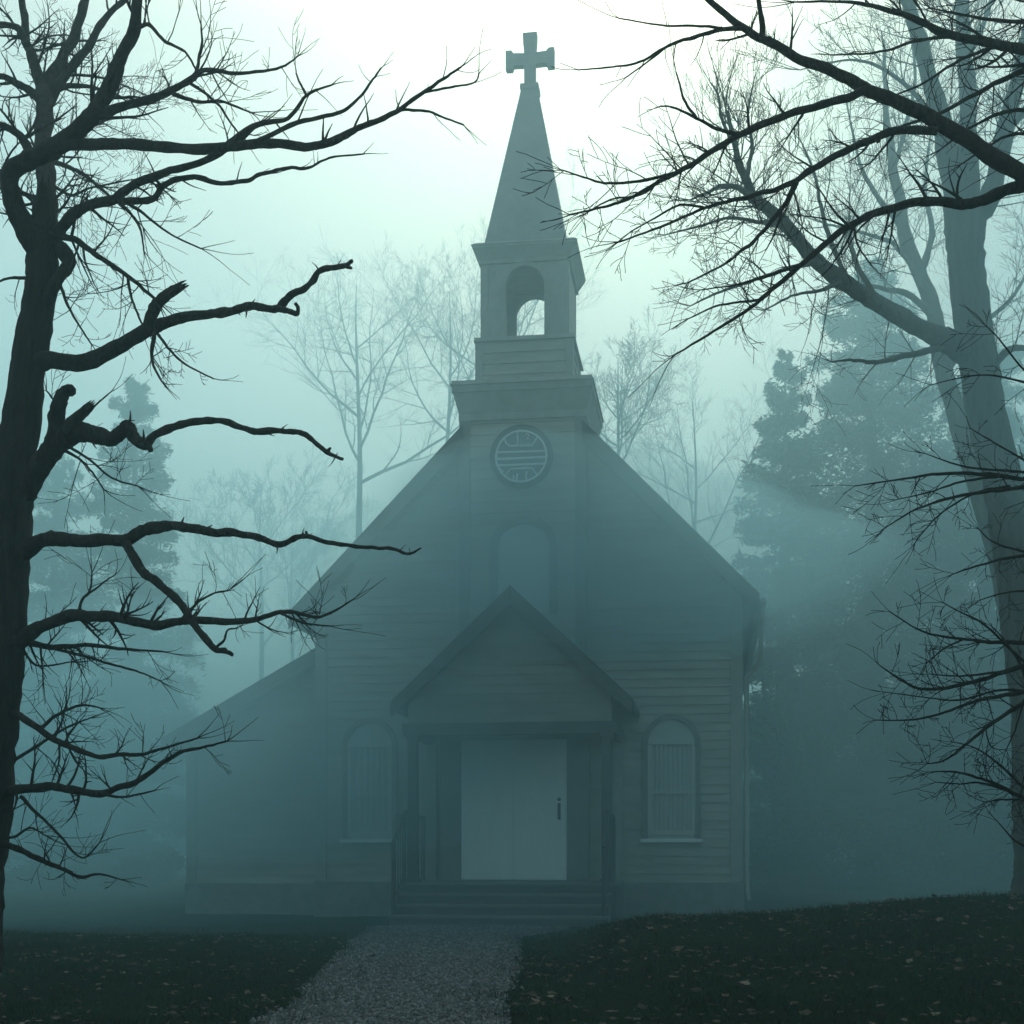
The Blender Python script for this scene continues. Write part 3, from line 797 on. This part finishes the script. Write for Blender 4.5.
branch(lt, base, [([(24,490,16),(39,467,13),(56,444,11.5),(75,432,9.5),(92,435,8),(109,440,7.4),(118,435,7),(127,429,7),(136,438,6.2),(146,444,5.6),(155,435,4.3),(172,428,3.9),(190,423,3.6),(210,422,3.5),(229,422,3.4),(245,428,3.2),(257,432,3.1),(280,431,2.9),(299,432,2.8),(313,441,2.6),(327,452,2.4),(343,459,1.4)], D, 7.3, BARE),
    ([(54,446,11),(58,424,8.6),(61,408,7.8),(64,394,7.6),(69,390,6)], 8.4, 8.2, dict(knob=0.25)), ([(66,432,7.5),(78,418,6),(88,408,5)], 8.3, 8.2, dict(knob=0.12)),
    ([(127,432,6),(124,426,5),(128,423,3)], 8.0, 8.0, {}), ([(148,446,4),(151,452,2)], 7.9, 7.9, {}), ([(328,452,2.4),(331,448,1)], 7.4, 7.4, {}),
    (L3([(60,448),(78,458),(92,472),(104,490)],1.8,0.7), 8.4, 8.2, TW), (L3([(68,446),(90,460),(112,478),(138,486)],1.6,0.7), 8.3, 8.1, TW),
    (L3([(64,410),(54,400),(46,390)],1.4,0.7), 8.3, 8.4, TW), (L3([(76,425),(96,405),(112,391)],1.2,0.6), 8.2, 8.1, FEW)], M_BARK)
branch(lt, base, [([(10,562,13),(28,548,9),(46,539,7.3),(70,540,6.8),(98,540,6.4),(123,540,6),(141,531,5.7),(160,528,5.4),(179,525,5.1),(196,529,4.8),(211,532,4.4),(232,533,4),(253,536,3.6),(270,542,3.3),(281,544,3.2),(294,539,2.9),(306,536,2.6),(330,543,2.2),(352,546,2),(380,548,1.8),(395,549,1.7),(408,554,1.4),(421,548,0.8)], D, 7.2, BARE),
    ([(126,543,5.2),(132,556,4.8),(142,570,4.6),(157,582,4.4),(172,594,4.3),(184,609,4),(194,624,3.9),(206,640,3.6),(216,650,3.4),(225,650,2.8),(232,655,1.8)], 8.0, 7.5, dict(knob=0.16, twigs=2, tl=(0.05,0.12))),
    (L3([(216,648),(224,640),(228,630),(238,628)],1.6,0.7), 7.6, 7.6, FEW), ([(307,536,2),(306,531,1.2)], 7.6, 7.6, {})], M_BARK)
branch(lt, base, [([(-6,662,11),(17,645,8.4),(30,632,7),(47,623,6.2),(77,615,5.7),(100,616,5.4),(120,619,5.2),(150,624,4.8),(172,622,4.3),(189,621,4),(220,621,3.6),(249,621,3),(280,612,2.3),(300,614,1.9),(318,617,1.6),(336,610,1.2),(352,600,0.7)], D, 7.7, dict(twigs=9, tl=(0.12,0.3), lev=1, up=0.30, start=0.25)),
    (L3([(180,621),(195,605),(212,594),(230,590)],1.6,0.7), 8.0, 8.0, TW), (L3([(78,616),(82,600),(90,590),(92,572)],1.8,0.7), 8.3, 8.3, TW), (L3([(86,596),(100,585),(116,574)],1.2,0.6), 8.3, 8.2, FEW),
    (L3([(280,613),(300,622),(318,625),(330,626)],1.4,0.7), 7.8, 7.8, TW)], M_BARK)
branch(lt, base, [(L3([(-4,650),(20,642),(52,647),(86,645),(125,649),(165,652)],4.4,0.8), D, 8.8, dict(twigs=13, tl=(0.15,0.4), lev=1, up=-0.05)),
    (L3([(52,648),(80,655),(110,664),(140,672),(162,682)],1.8,0.7), 8.7, 8.8, dict(twigs=10, tl=(0.1,0.3), lev=1, up=-0.05)), (L3([(18,640),(36,665),(70,662)],1.6,0.7), 8.5, 8.7, TW)], M_BARK)
branch(lt, base, [(L3([(-8,708),(12,713),(34,726),(64,744),(95,756),(120,755),(142,754),(168,747),(198,738)],4.4,0.9), D, 8.0, dict(twigs=10, tl=(0.15,0.35), lev=1)),
    (L3([(40,728),(62,712),(84,705),(100,708)],2,0.7), 8.4, 8.4, dict(twigs=16, tl=(0.15,0.35), lev=1)), (L3([(14,760),(40,744),(66,728),(90,718)],2,0.7), 8.5, 8.6, dict(twigs=14, tl=(0.15,0.35), lev=1))], M_BARK)
branch(lt, base, [(L3([(-14,800),(12,792),(47,787),(75,790),(99,793),(120,788),(142,778),(163,763),(181,752),(204,747),(228,741)],5.5,0.9), D, 7.9, dict(twigs=9, tl=(0.12,0.32), lev=1)),
    (L3([(99,793),(120,797),(140,794),(156,790)],1.6,0.7), 8.2, 8.2, dict(twigs=12, tl=(0.08,0.2), lev=0)), (L3([(20,796),(36,812),(60,836),(82,858),(100,842)],2,0.7), 8.5, 8.5, TW)], M_BARK)
branch(lt, base, [(L3([(-22,840),(8,846),(28,854),(47,862),(64,870),(82,877),(100,874),(122,880)],4,0.7), D, 8.1, dict(twigs=7, tl=(0.1,0.25), lev=1)),
    (L3([(-18,830),(10,838),(30,828),(46,836)],2,0.7), 8.5, 8.6, TW)], M_BARK)
branch(lt, base, [(L3([(32,160),(26,145),(17,132),(0,124),(-30,116),(-70,90)],5,2), 8.4, 8.6, TW), (L3([(30,100+130),(5,180),(-30,150),(-80,140)],5,2), D, 9, TW)], M_BARK)
# leader that leans away behind
branch(lt, base, [([(43,262,14),(46,225,9.5),(46,180,9.5),(44,135,9),(44,100,8.5),(42,86,7)], D, 11.1, dict(twigs=3.5, tl=(0.3,0.6), lev=2)),
    (L3([(44,98),(34,62),(27,44),(22,0),(16,-60)],6,2.5), 10.8, 11.7, dict(twigs=5.0, tl=(0.3,0.7), lev=2)), (L3([(27,45),(18,28),(0,24),(-30,15)],4,2), 11.1, 11.2, TW),
    (L3([(47,96),(58,62),(75,35),(88,-10),(100,-60)],7,3), 10.9, 11.8, dict(twigs=5.0, tl=(0.3,0.7), lev=2)), (L3([(50,100),(66,75),(88,45),(105,18),(135,-10)],5.5,2.5), 10.8, 11.1, dict(twigs=5.0, tl=(0.3,0.7), lev=2)),
    (L3([(38,98),(20,85),(0,76),(-40,70)],4.5,2), 10.8, 10.8, TW), (L3([(50,92),(70,86),(95,88),(125,98)],3.6,0.8), 10.8, 11.1, dict(twigs=9.0, tl=(0.3,0.6), lev=2)),
    (L3([(46,180),(70,195),(90,188),(130,180)],1.8,0.7), 10.8, 9.8, dict(twigs=7.0, tl=(0.2,0.5), lev=2)), (L3([(48,160),(64,165),(84,175),(112,198)],3,1.2), 11.1, 9.4, dict(twigs=7.0, tl=(0.2,0.4), lev=1)),
    (L3([(50,140),(90,128),(120,110),(150,96)],2.4,0.7), 11.6, 10.5, dict(twigs=9.0, tl=(0.3,0.6), lev=2)), (L3([(40,200),(10,190),(-30,185)],2.4,0.7), 10.5, 9.8, TW),
    (L3([(36,280),(10,278),(-20,290)],2,0.7), 8.8, 9.0, TW)], M_BARK)

# --- near tree beyond the right edge, whose branches reach into the picture
rng = random.Random(8)
DR = 4.9; QS, DQ = DR/6.6, DR
base = px(1200, 1175, DR); base.z = gz(base.x, base.y)
rt = empty('bare_tree', base)
tag(rt, 'near bare tree off the right edge whose dark boughs reach across the top right corner', 'tree')
b = MB(); limb(b, [(1204,1225,92),(1200,1165,72),(1192,1080,55),(1185,950,44),(1180,800,38),(1172,650,36),(1165,500,34),(1158,380,32),(1150,260,28),(1140,150,22),(1136,40,17),(1140,-80,12),(1150,-200,6)], DR, DR, rng, knob=0.04, sides=16)
b.build('trunk', M_BARK, rt, smooth=True, origin=base)
FT = dict(twigs=13, tl=(0.10,0.30), lev=1, up=0.05)
branch(rt, base, [([(1150,262,20),(1100,228,12),(1060,203,10),(1024,179,8.8),(981,150,8),(936,120,7.2),(900,104,6.6),(863,88,6),(832,70,5.2),(795,57,4.6),(768,41,4.1),(741,27,3.6),(709,0,3),(690,-20,2.4),(670,-50,1)], DR, 6.0, dict(twigs=3.5, tl=(0.08,0.2), lev=1, start=0.5, knob=0.06)),
    (L3([(868,90),(832,102),(777,118),(737,136),(705,156),(682,170),(660,181),(628,199),(600,208),(569,215)],4.4,0.8), 6.15, 5.8, FT),
    (L3([(680,172),(640,181),(605,183),(580,176),(562,170)],1.8,0.6), 5.9, 5.8, FT), (L3([(740,134),(720,130),(696,118),(675,108),(660,106)],2.2,0.7), 6.0, 5.9, dict(twigs=6, tl=(0.06,0.15), lev=0)), (L3([(697,119),(684,100),(680,85),(676,72)],1.5,0.7), 5.9, 5.9, FEW),
    (L3([(936,131),(895,131),(859,145),(814,168),(791,183),(755,195),(730,201),(705,208),(660,227),(619,242)],4.4,0.8), 6.2, 6.1, FT),
    (L3([(796,182),(790,195),(782,208),(759,236),(740,252),(723,265),(687,283)],3.2,0.7), 6.1, 6.3, FT), (L3([(782,208),(776,230),(766,250)],1.6,0.6), 6.1, 6.2, FEW),
    (L3([(705,208),(680,205),(655,218),(630,232)],1.4,0.6), 6.1, 6.0, FT), (L3([(660,181),(640,195),(610,200),(585,214)],1.5,0.6), 5.9, 5.9, FT),
    (L3([(745,28),(718,30),(690,38),(669,45),(640,62),(612,67),(578,70)],2.4,0.6), 6.0, 5.9, dict(twigs=7, tl=(0.06,0.16), lev=0)), (L3([(669,45),(650,60),(625,78)],1.2,0.6), 6.0, 6.0, FEW), (L3([(722,28),(700,26),(660,25),(618,18)],1.6,0.6), 6.0, 6.0, FEW), (L3([(762,36),(761,15),(758,-6),(764,-24)],3.2,1.5), 6.0, 5.9, FEW)], M_BARK)
branch(rt, base, [(L3([(1146,220),(1090,196),(1040,184),(1010,190),(985,199),(959,204),(922,202),(882,211),(841,231),(814,254),(782,281),(750,308),(714,331),(673,356)],7.5,0.8), DR, 6.5, dict(twigs=9, tl=(0.12,0.34), lev=1, start=0.35, up=0.02)),
    (L3([(800,265),(770,275),(735,285),(700,290)],1.6,0.6), 6.5, 6.4, FT), (L3([(760,300),(720,305),(690,318)],1.4,0.6), 6.5, 6.6, FT), (L3([(850,227),(835,212),(820,190)],1.5,0.6), 6.5, 6.5, FEW), (L3([(880,211),(860,228),(846,250)],1.4,0.6), 6.5, 6.6, FEW)], M_BARK)
branch(rt, base, [(L3([(1140,110),(1080,76),(1040,56),(995,43),(945,34),(913,18),(880,8),(850,2),(795,2)],7,0.8), DR, 6.9, dict(twigs=10, tl=(0.15,0.4), lev=1)),
    (L3([(1060,62),(1020,72),(981,91),(940,113),(905,125),(870,138)],3.4,0.7), 6.8, 7.2, dict(twigs=11, tl=(0.15,0.4), lev=1)), (L3([(1000,45),(960,60),(920,85),(880,100)],2,0.7), 6.8, 6.9, FT), (L3([(960,37),(920,40),(880,52),(830,55)],2,0.7), 6.8, 6.9, FT)], M_BARK)
branch(rt, base, [(L3([(1138,60),(1090,10),(1040,-10),(980,-20),(900,-30)],6,1), DR, 7, dict(twigs=12, tl=(0.2,0.45), lev=2)), (L3([(1090,10),(1030,22),(980,18),(930,8)],3,0.7), 6.8, 7.2, dict(twigs=12, tl=(0.2,0.4), lev=1)), (L3([(1140,160),(1080,130),(1020,110),(975,125),(940,150)],3.4,0.7), 6.8, 7.4, dict(twigs=10, tl=(0.2,0.4), lev=1)), (L3([(1100,140),(1050,140),(1010,135),(960,165)],3,0.7), 6.8, 7.4, dict(twigs=10, tl=(0.2,0.4), lev=1))], M_BARK)
LOW = dict(twigs=11, tl=(0.08,0.26), lev=1, up=0.02, rs=0.72)
branch(rt, base, [(L3([(1160,452),(1090,478),(1040,480),(980,474),(938,474),(903,479),(854,486)],5,0.7), DR, 6.4, LOW), (L3([(1080,478),(1020,488),(963,495),(917,509),(882,530)],3.6,0.7), 6.6, 6.3, LOW), (L3([(1060,480),(1020,472),(966,467),(924,453)],2.6,0.6), 6.5, 6.7, LOW),
    (L3([(1010,486),(975,493),(938,516),(914,544)],2,0.6), 6.5, 6.5, LOW), (L3([(1060,482),(1024,460),(990,440),(970,428)],2,0.6), 6.5, 6.7, LOW), (L3([(1000,476),(960,482),(930,492),(895,500)],2,0.6), 6.5, 6.6, LOW), (L3([(1060,400),(1024,370),(1000,340),(985,325)],2,0.6), 6.6, 6.8, LOW), (L3([(1070,395),(1024,382),(980,375),(930,385)],2,0.6), 6.6, 6.8, LOW)], M_BARK)
branch(rt, base, [(L3([(1165,560),(1100,560),(1024,556),(980,565),(951,575)],4,0.7), DR, 6.7, LOW), (L3([(1060,560),(1010,548),(990,540),(978,528)],2,0.6), 6.6, 6.7, LOW), (L3([(1060,590),(1010,592),(980,600)],2,0.6), 6.6, 6.5, LOW)], M_BARK)
branch(rt, base, [(L3([(1170,640),(1100,650),(1030,643),(990,642),(963,639),(924,632),(889,611)],4.5,0.7), DR, 6.3, LOW), (L3([(965,639),(945,648),(926,664)],1.6,0.6), 6.4, 6.4, LOW),
    (L3([(1060,690),(1020,658),(985,625),(960,612),(942,602)],2.4,0.6), 6.5, 6.3, LOW)], M_BARK)
branch(rt, base, [(L3([(1172,660),(1110,655),(1040,662),(980,680),(945,688),(917,688),(895,676),(878,664)],5,0.7), DR, 6.2, LOW), (L3([(1000,672),(960,676),(930,674)],2,0.6), 6.4, 6.4, LOW),
    (L3([(1175,700),(1110,685),(1040,690),(1000,696),(973,702),(940,714),(910,720),(875,720)],4.6,0.7), DR, 6.1, LOW), (L3([(1090,670),(1030,700),(994,722),(965,745),(945,760),(926,764)],4,0.7), 6.6, 6.3, LOW),
    (L3([(1030,692),(1000,690),(960,700),(930,698),(885,692)],2,0.6), 6.5, 6.6, LOW), (L3([(1030,690),(1018,660),(1000,635),(990,625)],2.2,0.6), 6.5, 6.6, LOW), (L3([(1024,700),(1015,730),(1005,752)],1.6,0.6), 6.5, 6.5, LOW), (L3([(985,726),(990,745),(1000,750)],1.2,0.6), 6.4, 6.4, LOW)], M_BARK)
branch(rt, base, [(L3([(1180,850),(1100,825),(1030,800),(988,781),(955,772),(929,772)],4.6,0.7), DR, 6.4, LOW), (L3([(1060,812),(1024,797),(982,783),(960,784),(935,782)],2.4,0.6), 6.5, 6.6, LOW), (L3([(1080,820),(1030,792),(1000,765),(975,748),(952,742)],2.4,0.6), 6.5, 6.2, LOW),
    (L3([(1080,850),(1040,850),(1017,842),(1005,830),(996,820)],2.2,0.6), 6.5, 6.5, LOW), (L3([(1050,808),(1020,800),(1000,800),(985,802)],2,0.6), 6.5, 6.5, LOW)], M_BARK)

# --- large misty tree behind on the right
rng = random.Random(21)
DM = 16.0; QS, DQ = 1.0, 0.0
base = px(1050, 905, DM); base.z = gz(base.x, base.y)
mt = empty('bare_tree', base)
tag(mt, 'tall forked grey tree in mist on the right with a long bough reaching left', 'tree')
b = MB(); limb(b, [(1054,935,66),(1049,902,50),(1046,880,33),(1042,850,27),(1038,800,24),(1030,700,21),(1021,610,19.5),(1012,541,19),(999,470,18.5),(984,400,18.5),(972,330,18.5),(966,272,17.5),(965,235,19),(966,205,21)], DM, DM, rng, knob=0.03, sides=18, wob=0.02)
b.build('trunk', M_GREYBARK, mt, smooth=True, origin=base)
CR = dict(twigs=6, tl=(0.5,1.1), lev=2, rmin=0.0025, kids=1.1)
branch(mt, base, [([(960,220,13),(951,170,11),(940,120,9.2),(925,60,7.8),(907,0,6.4),(890,-60,5),(876,-120,3),(870,-180,1)], DM, 15.5, CR),
    (L3([(925,62),(912,20),(880,-30),(840,-60)],4.5,1), 15.7, 15.0, CR), (L3([(945,140),(920,100),(885,70),(850,60),(800,70)],3,0.6), 15.8, 15.2, CR)], M_GREYBARK)
branch(mt, base, [([(966,215,12),(969,172,9.6),(968,113,8.6),(964,40,7.4),(961,-40,6),(964,-120,4),(970,-200,1)], DM, 16.8, CR), (L3([(966,60),(985,20),(1000,-30)],4,1), 16.4, 17, CR)], M_GREYBARK)
branch(mt, base, [([(975,218,13),(988,200,10.5),(1000,158,9.2),(1012,105,8),(1024,50,7),(1040,-40,5),(1060,-140,2)], DM, 15.2, CR), (L3([(1006,130),(1040,100),(1090,70),(1140,20)],5,1), 15.5, 15, CR)], M_GREYBARK)
branch(mt, base, [([(966,356,13),(945,341,11.5),(913,326,9.8),(877,303,8.6),(841,281,8),(814,258,7.6),(797,238,7.2),(782,222,6.6),(768,208,6),(755,199,5.2),(747,184,4.6),(741,168,4),(734,140,2.8),(726,110,1)], DM, 13.6, dict(twigs=8, tl=(0.4,0.9), lev=2, rmin=0.0022, start=0.25, up=0.4, kids=1.1)),
    (L3([(757,200),(738,188),(722,186),(706,193),(690,200)],3.4,0.8), 13.9, 13.4, dict(twigs=9, tl=(0.3,0.8), lev=2, rmin=0.0022)), (L3([(820,262),(790,268),(755,280),(720,292),(690,306)],3,0.6), 14.5, 13.6, dict(twigs=8, tl=(0.3,0.7), lev=2, rmin=0.0022, up=0)),
    (L3([(782,224),(760,222),(730,218),(700,226),(665,235)],2.6,0.6), 14.2, 13.4, dict(twigs=9, tl=(0.3,0.7), lev=2, rmin=0.0022)), (L3([(745,182),(752,150),(748,115),(754,80)],2.6,0.6), 13.8, 13.9, dict(twigs=10, tl=(0.3,0.7), lev=2, rmin=0.0022, up=0.3)),
    (L3([(735,145),(722,120),(718,95),(710,82)],2,0.6), 13.6, 13.5, dict(twigs=10, tl=(0.3,0.6), lev=1, rmin=0.0022, up=0.3)), (L3([(880,305),(860,270),(850,235),(850,190)],3,0.6), 15, 15.4, CR), (L3([(850,285),(825,225),(815,175),(800,140)],3,0.6), 14.6, 15, CR),
    (L3([(841,283),(820,290),(792,296),(765,310)],2.4,0.6), 14.5, 14, CR)], M_GREYBARK)
branch(mt, base, [(L3([(965,340),(936,349),(905,356),(877,362),(850,360),(832,362)],4.4,0.7), DM, 14.6, dict(twigs=4, tl=(0.3,0.6), lev=1, rmin=0.0022)), (L3([(980,380),(1010,350),(1040,345),(1090,300)],5,1), DM, 15, CR)], M_GREYBARK)

# --- paler tree behind it
rng = random.Random(33)
DB = 21.0
base = px(1045, 905, DB); base.z = gz(base.x, base.y)
bt = empty('bare_tree', base)
tag(bt, 'paler slim tree standing just behind the tall forked tree on the right', 'tree')
b = MB(); limb(b, [(1048,935,18),(1045,905,14),(1036,800,12),(1018,660,11),(994,540,10.5),(964,440,10),(946,380,9),(936,317,8),(918,272,7.2),(904,225,6.2),(893,168,4.6),(886,110,3),(884,40,1.2)], DB, DB, rng, knob=0.03, sides=12, wob=0.02)
b.build('trunk', M_GREYBARK, bt, smooth=True, origin=base)
CR2 = dict(twigs=5, tl=(0.7,1.4), lev=2, rmin=0.003, kids=1.1)
branch(bt, base, [(L3([(938,322),(912,296),(880,288),(855,284)],4.4,1), DB, 19.8, CR2), (L3([(920,275),(932,235),(925,190),(930,140)],4,1), DB, 21.8, CR2), (L3([(902,225),(880,200),(862,170),(850,120)],3.6,1), DB, 20.4, CR2), (L3([(893,170),(905,130),(915,80),(910,20)],3,1), DB, 21.4, CR2), (L3([(945,375),(975,330),(1010,300),(1040,250)],4,1), DB, 22, CR2), (L3([(930,300),(900,250),(870,235),(830,225)],3,1), DB, 20.5, CR2)], M_GREYBARK)

# --- bare trees in the mist behind the church
def far_tree(x, y_top, y_fork, d, seed, rpx, label, lean=0, spread=0.55, nmain=7, rmin=0.0036, lev=3, span=1.0, ball=False):
    rng = random.Random(seed)
    gp = px(x, HOR, d); base = Vector((gp.x, d, 0.0))
    zt = CAM_Z + (HOR-y_top)*d/FPX; zf = CAM_Z + (HOR-y_fork)*d/FPX
    t = empty('bare_tree', base); tag(t, label, 'tree', 'misty bare trees behind the church')
    r = 0.85*rpx*d/FPX
    H = zt; top = Vector((base.x + lean, d, zt*0.97))
    pts = []; rad = []; n = 16
    for i in range(n+1):
        u = i/n; q = base.lerp(top, u) + Vector((noise.noise((u*3, seed, 0)), noise.noise((u*3, seed, 5)), 0))*0.35*u
        q.z = -0.1 + zt*0.97*u; pts.append(q); rad.append(max(0.012, r*(1.25-0.25*min(1,u*6))*(1-u)**0.8 + 0.012))
    b = MB(); b.tube(pts, rad, 8, bump=0.03, rng=rng); b.build('trunk', M_FARBARK, t, smooth=True, origin=base)
    c = MB()
    f0 = zf/zt
    for k in range(nmain):
        u = f0 + (0.92-f0)*(k + 0.3*rng.random())/nmain
        i = min(n-1, int(u*n)); p0 = pts[i].lerp(pts[i+1], u*n-i)
        az = k*2.4 + rng.uniform(-0.5,0.5); el = rng.uniform(0.40,0.90)
        dd = Vector((cos(az)*cos(el), sin(az)*cos(el)*0.8, sin(el)))
        Lb = (zt - p0.z)*rng.uniform(0.75,1.0)*spread*2*span
        Lb = max(1.2, min(Lb, (zt-p0.z)/max(0.35,sin(el))*0.98))
        q = p0.copy(); bp = [q.copy()]; br = [rad[i]*0.62]; m = 8
        for s_ in range(m):
            dd = (dd + rvec(rng)*0.16 + Vector((0,0,0.06))).normalized(); q = q + dd*(Lb/m); bp.append(q.copy()); br.append(max(rmin*1.3, rad[i]*0.62*(1-0.85*(s_+1)/m)))
        c.tube(bp, br, 6, cap=False)
        for s_ in range(1, m+1):
            for _ in range(2 if s_ > 2 else 1):
                tg = (bp[s_]-bp[s_-1]).normalized(); sd_ = rvec(rng); sd_ = (sd_-tg*sd_.dot(tg)).normalized()
                twig(c, bp[s_], tg*0.7 + sd_*0.9 + Vector((0,0,0.15)), Lb*rng.uniform(0.24,0.46), max(rmin, br[s_]*0.6), lev-1, rng, 0.16, rmin, 3, 0.16, 1.0)
    c.build('crown', M_FARBARK, t, origin=base)
    return t
far_tree(367, 262, 470, 52, 3, 7, 'largest misty tree left of the steeple, standing behind the left roof slope', lean=-0.4, nmain=9)
far_tree(436, 270, 430, 52, 9, 6, 'slimmer misty tree between the largest left one and the steeple', lean=0.5, nmain=8)
far_tree(482, 252, 420, 50, 14, 6.5, 'misty tree directly behind the steeple, showing through the belfry arch', lean=0.6, nmain=8)
far_tree(618, 338, 452, 44, 27, 6, 'round crowned misty tree just right of the steeple above the right roof slope', nmain=12, spread=0.6, span=0.8, rmin=0.0045)
far_tree(693, 385, 560, 52, 41, 4.5, 'thin faint tree between the round crowned one and the dark evergreen', nmain=8)
far_tree(262, 470, 640, 72, 52, 5, 'faint far tree in the gap between the left evergreen and the church roof', nmain=7, rmin=0.012)
far_tree(292, 500, 640, 80, 63, 4.5, 'faintest small tree low beside the left roof edge', nmain=7, rmin=0.012)
# --- evergreens
def conifer(name, x, y_top, d, half, seed, label, group='evergreens in the mist', z_low=0.4, irr=0.4, dens=10, shape=0.75):
    rng = random.Random(seed); nr = np.random.default_rng(seed)
    gp = px(x, HOR, d); base = Vector((gp.x, d, -0.05)); H = CAM_Z + (HOR-y_top)*d/FPX
    t = empty(name, base); tag(t, label, 'evergreen', group)
    b = MB(); pts = [base + Vector((0,0,0.97*H*i/10)) for i in range(11)]
    b.tube(pts, [max(0.02, 0.028*H*(1-i/10.2)) for i in range(11)], 10); b.build('trunk', M_BARK, t, smooth=True, origin=base)
    verts = []
    nb = int(dens*H)
    for k in range(nb):
        u = (k + rng.random())/nb
        u = (math.floor(u*H*1.25) + 0.5*rng.random())/(H*1.25) if rng.random() < 0.5 else u      # boughs gather in tiers
        z = z_low + (H-z_low)*u
        prof = 1.12*max(0.0, 1-u)**shape + 0.015
        az = k*2.399 + rng.uniform(-0.6,0.6)
        lump = 1 + (0.30*noise.noise((cos(az)*0.9 + seed, sin(az)*0.9, z*0.42)) + 0.18*noise.noise((cos(az)*2 + seed, sin(az)*2, z*1.1)))*(1-u*0.6)
        Lb = max(0.2, half*prof*lump*(1 - irr*rng.random()**1.5))
        dx, dy = cos(az), sin(az); slope = rng.uniform(-0.34, 0.04) + 0.55*u
        m = int(90 + 200*Lb)
        s_ = nr.random(m)**0.62 * (0.86 + 0.14*nr.random(m))
        wdt = 0.30*Lb*(1.2-s_) + 0.07
        off = nr.normal(0, 0.55, m)*wdt; dz = nr.normal(0, 0.07 + 0.035*Lb, m) - 0.16*s_*s_*Lb
        cx = base.x + dx*Lb*s_ - dy*off; cy = base.y + dy*Lb*s_ + dx*off; cz = z + slope*Lb*s_ + dz
        verts.append(np.stack([cx, cy, np.maximum(cz, 0.05)], -1))
    C = np.concatenate(verts); N = len(C)
    sz = 0.05 + 0.11*nr.random(N)**1.4
    A = nr.normal(0,1,(N,3)); A[:,2] *= 0.6; A /= np.linalg.norm(A,axis=1)[:,None]; B = nr.normal(0,1,(N,3)); B -= A*np.sum(A*B,1)[:,None]; B /= np.linalg.norm(B,axis=1)[:,None]
    V = np.stack([C - A*sz[:,None], C + B*sz[:,None]*0.26, C + A*sz[:,None], C - B*sz[:,None]*0.26], 1) - np.array(base)[None,None]
    o = mass('crown', V, [(0,1,2,3)], nr.random(N), M_NEEDLE, None, None); del o['kind']; o.parent = t
conifer('evergreen_tree', 872, 262, 43.0, 5.6, 71, 'tallest dark evergreen filling the mist right of the church', shape=0.62)
conifer('evergreen_tree', 785, 356, 42.0, 3.5, 72, 'shorter evergreen hugging the church wall side of the tallest one', irr=0.5, z_low=0.6, shape=0.7)
conifer('evergreen_tree', 985, 330, 43.0, 5.0, 73, 'evergreen seen behind the trunk of the tall forked tree', shape=0.62)
conifer('evergreen_tree', 135, 375, 46.0, 3.0, 74, 'evergreen half lost in mist between the dark left tree and church', irr=0.6, dens=8, shape=0.5)
conifer('evergreen_tree', 55, 450, 50.0, 3.4, 75, 'lower evergreen directly behind the dark left trunk', irr=0.6, dens=8, shape=0.5)
# --- made-up row of woods, added to darken the low horizon behind the fog
nr = np.random.default_rng(91)
N = 26000
ang = (nr.random(N)*2-1)*0.75; dd_ = 72 + 22*nr.random(N)
X = np.sin(ang)*dd_; Yw = np.cos(ang)*dd_*1.0 + 4
top = np.array([8.5 + 3.2*noise.noise((a*9, 0.3, 0)) + 1.8*noise.noise((a*31, 1.3, 0)) for a in ang])
Z = top*nr.random(N)**0.8
C = np.stack([X, Yw, Z], -1); sz = 0.25 + 0.5*nr.random(N)
A = nr.normal(0,1,(N,3)); A /= np.linalg.norm(A,axis=1)[:,None]; B = nr.normal(0,1,(N,3)); B -= A*np.sum(A*B,1)[:,None]; B /= np.linalg.norm(B,axis=1)[:,None]
V = np.stack([C - A*sz[:,None], C + B*sz[:,None]*0.5, C + A*sz[:,None], C - B*sz[:,None]*0.5], 1)
mass('added_far_woods', V, [(0,1,2,3)], nr.random(N), M_NEEDLE, 'made-up woods added beyond the lawn to darken the foggy low horizon', 'woods')
print('verts', sum(len(o.data.vertices) for o in bpy.data.objects if o.type == 'MESH'))
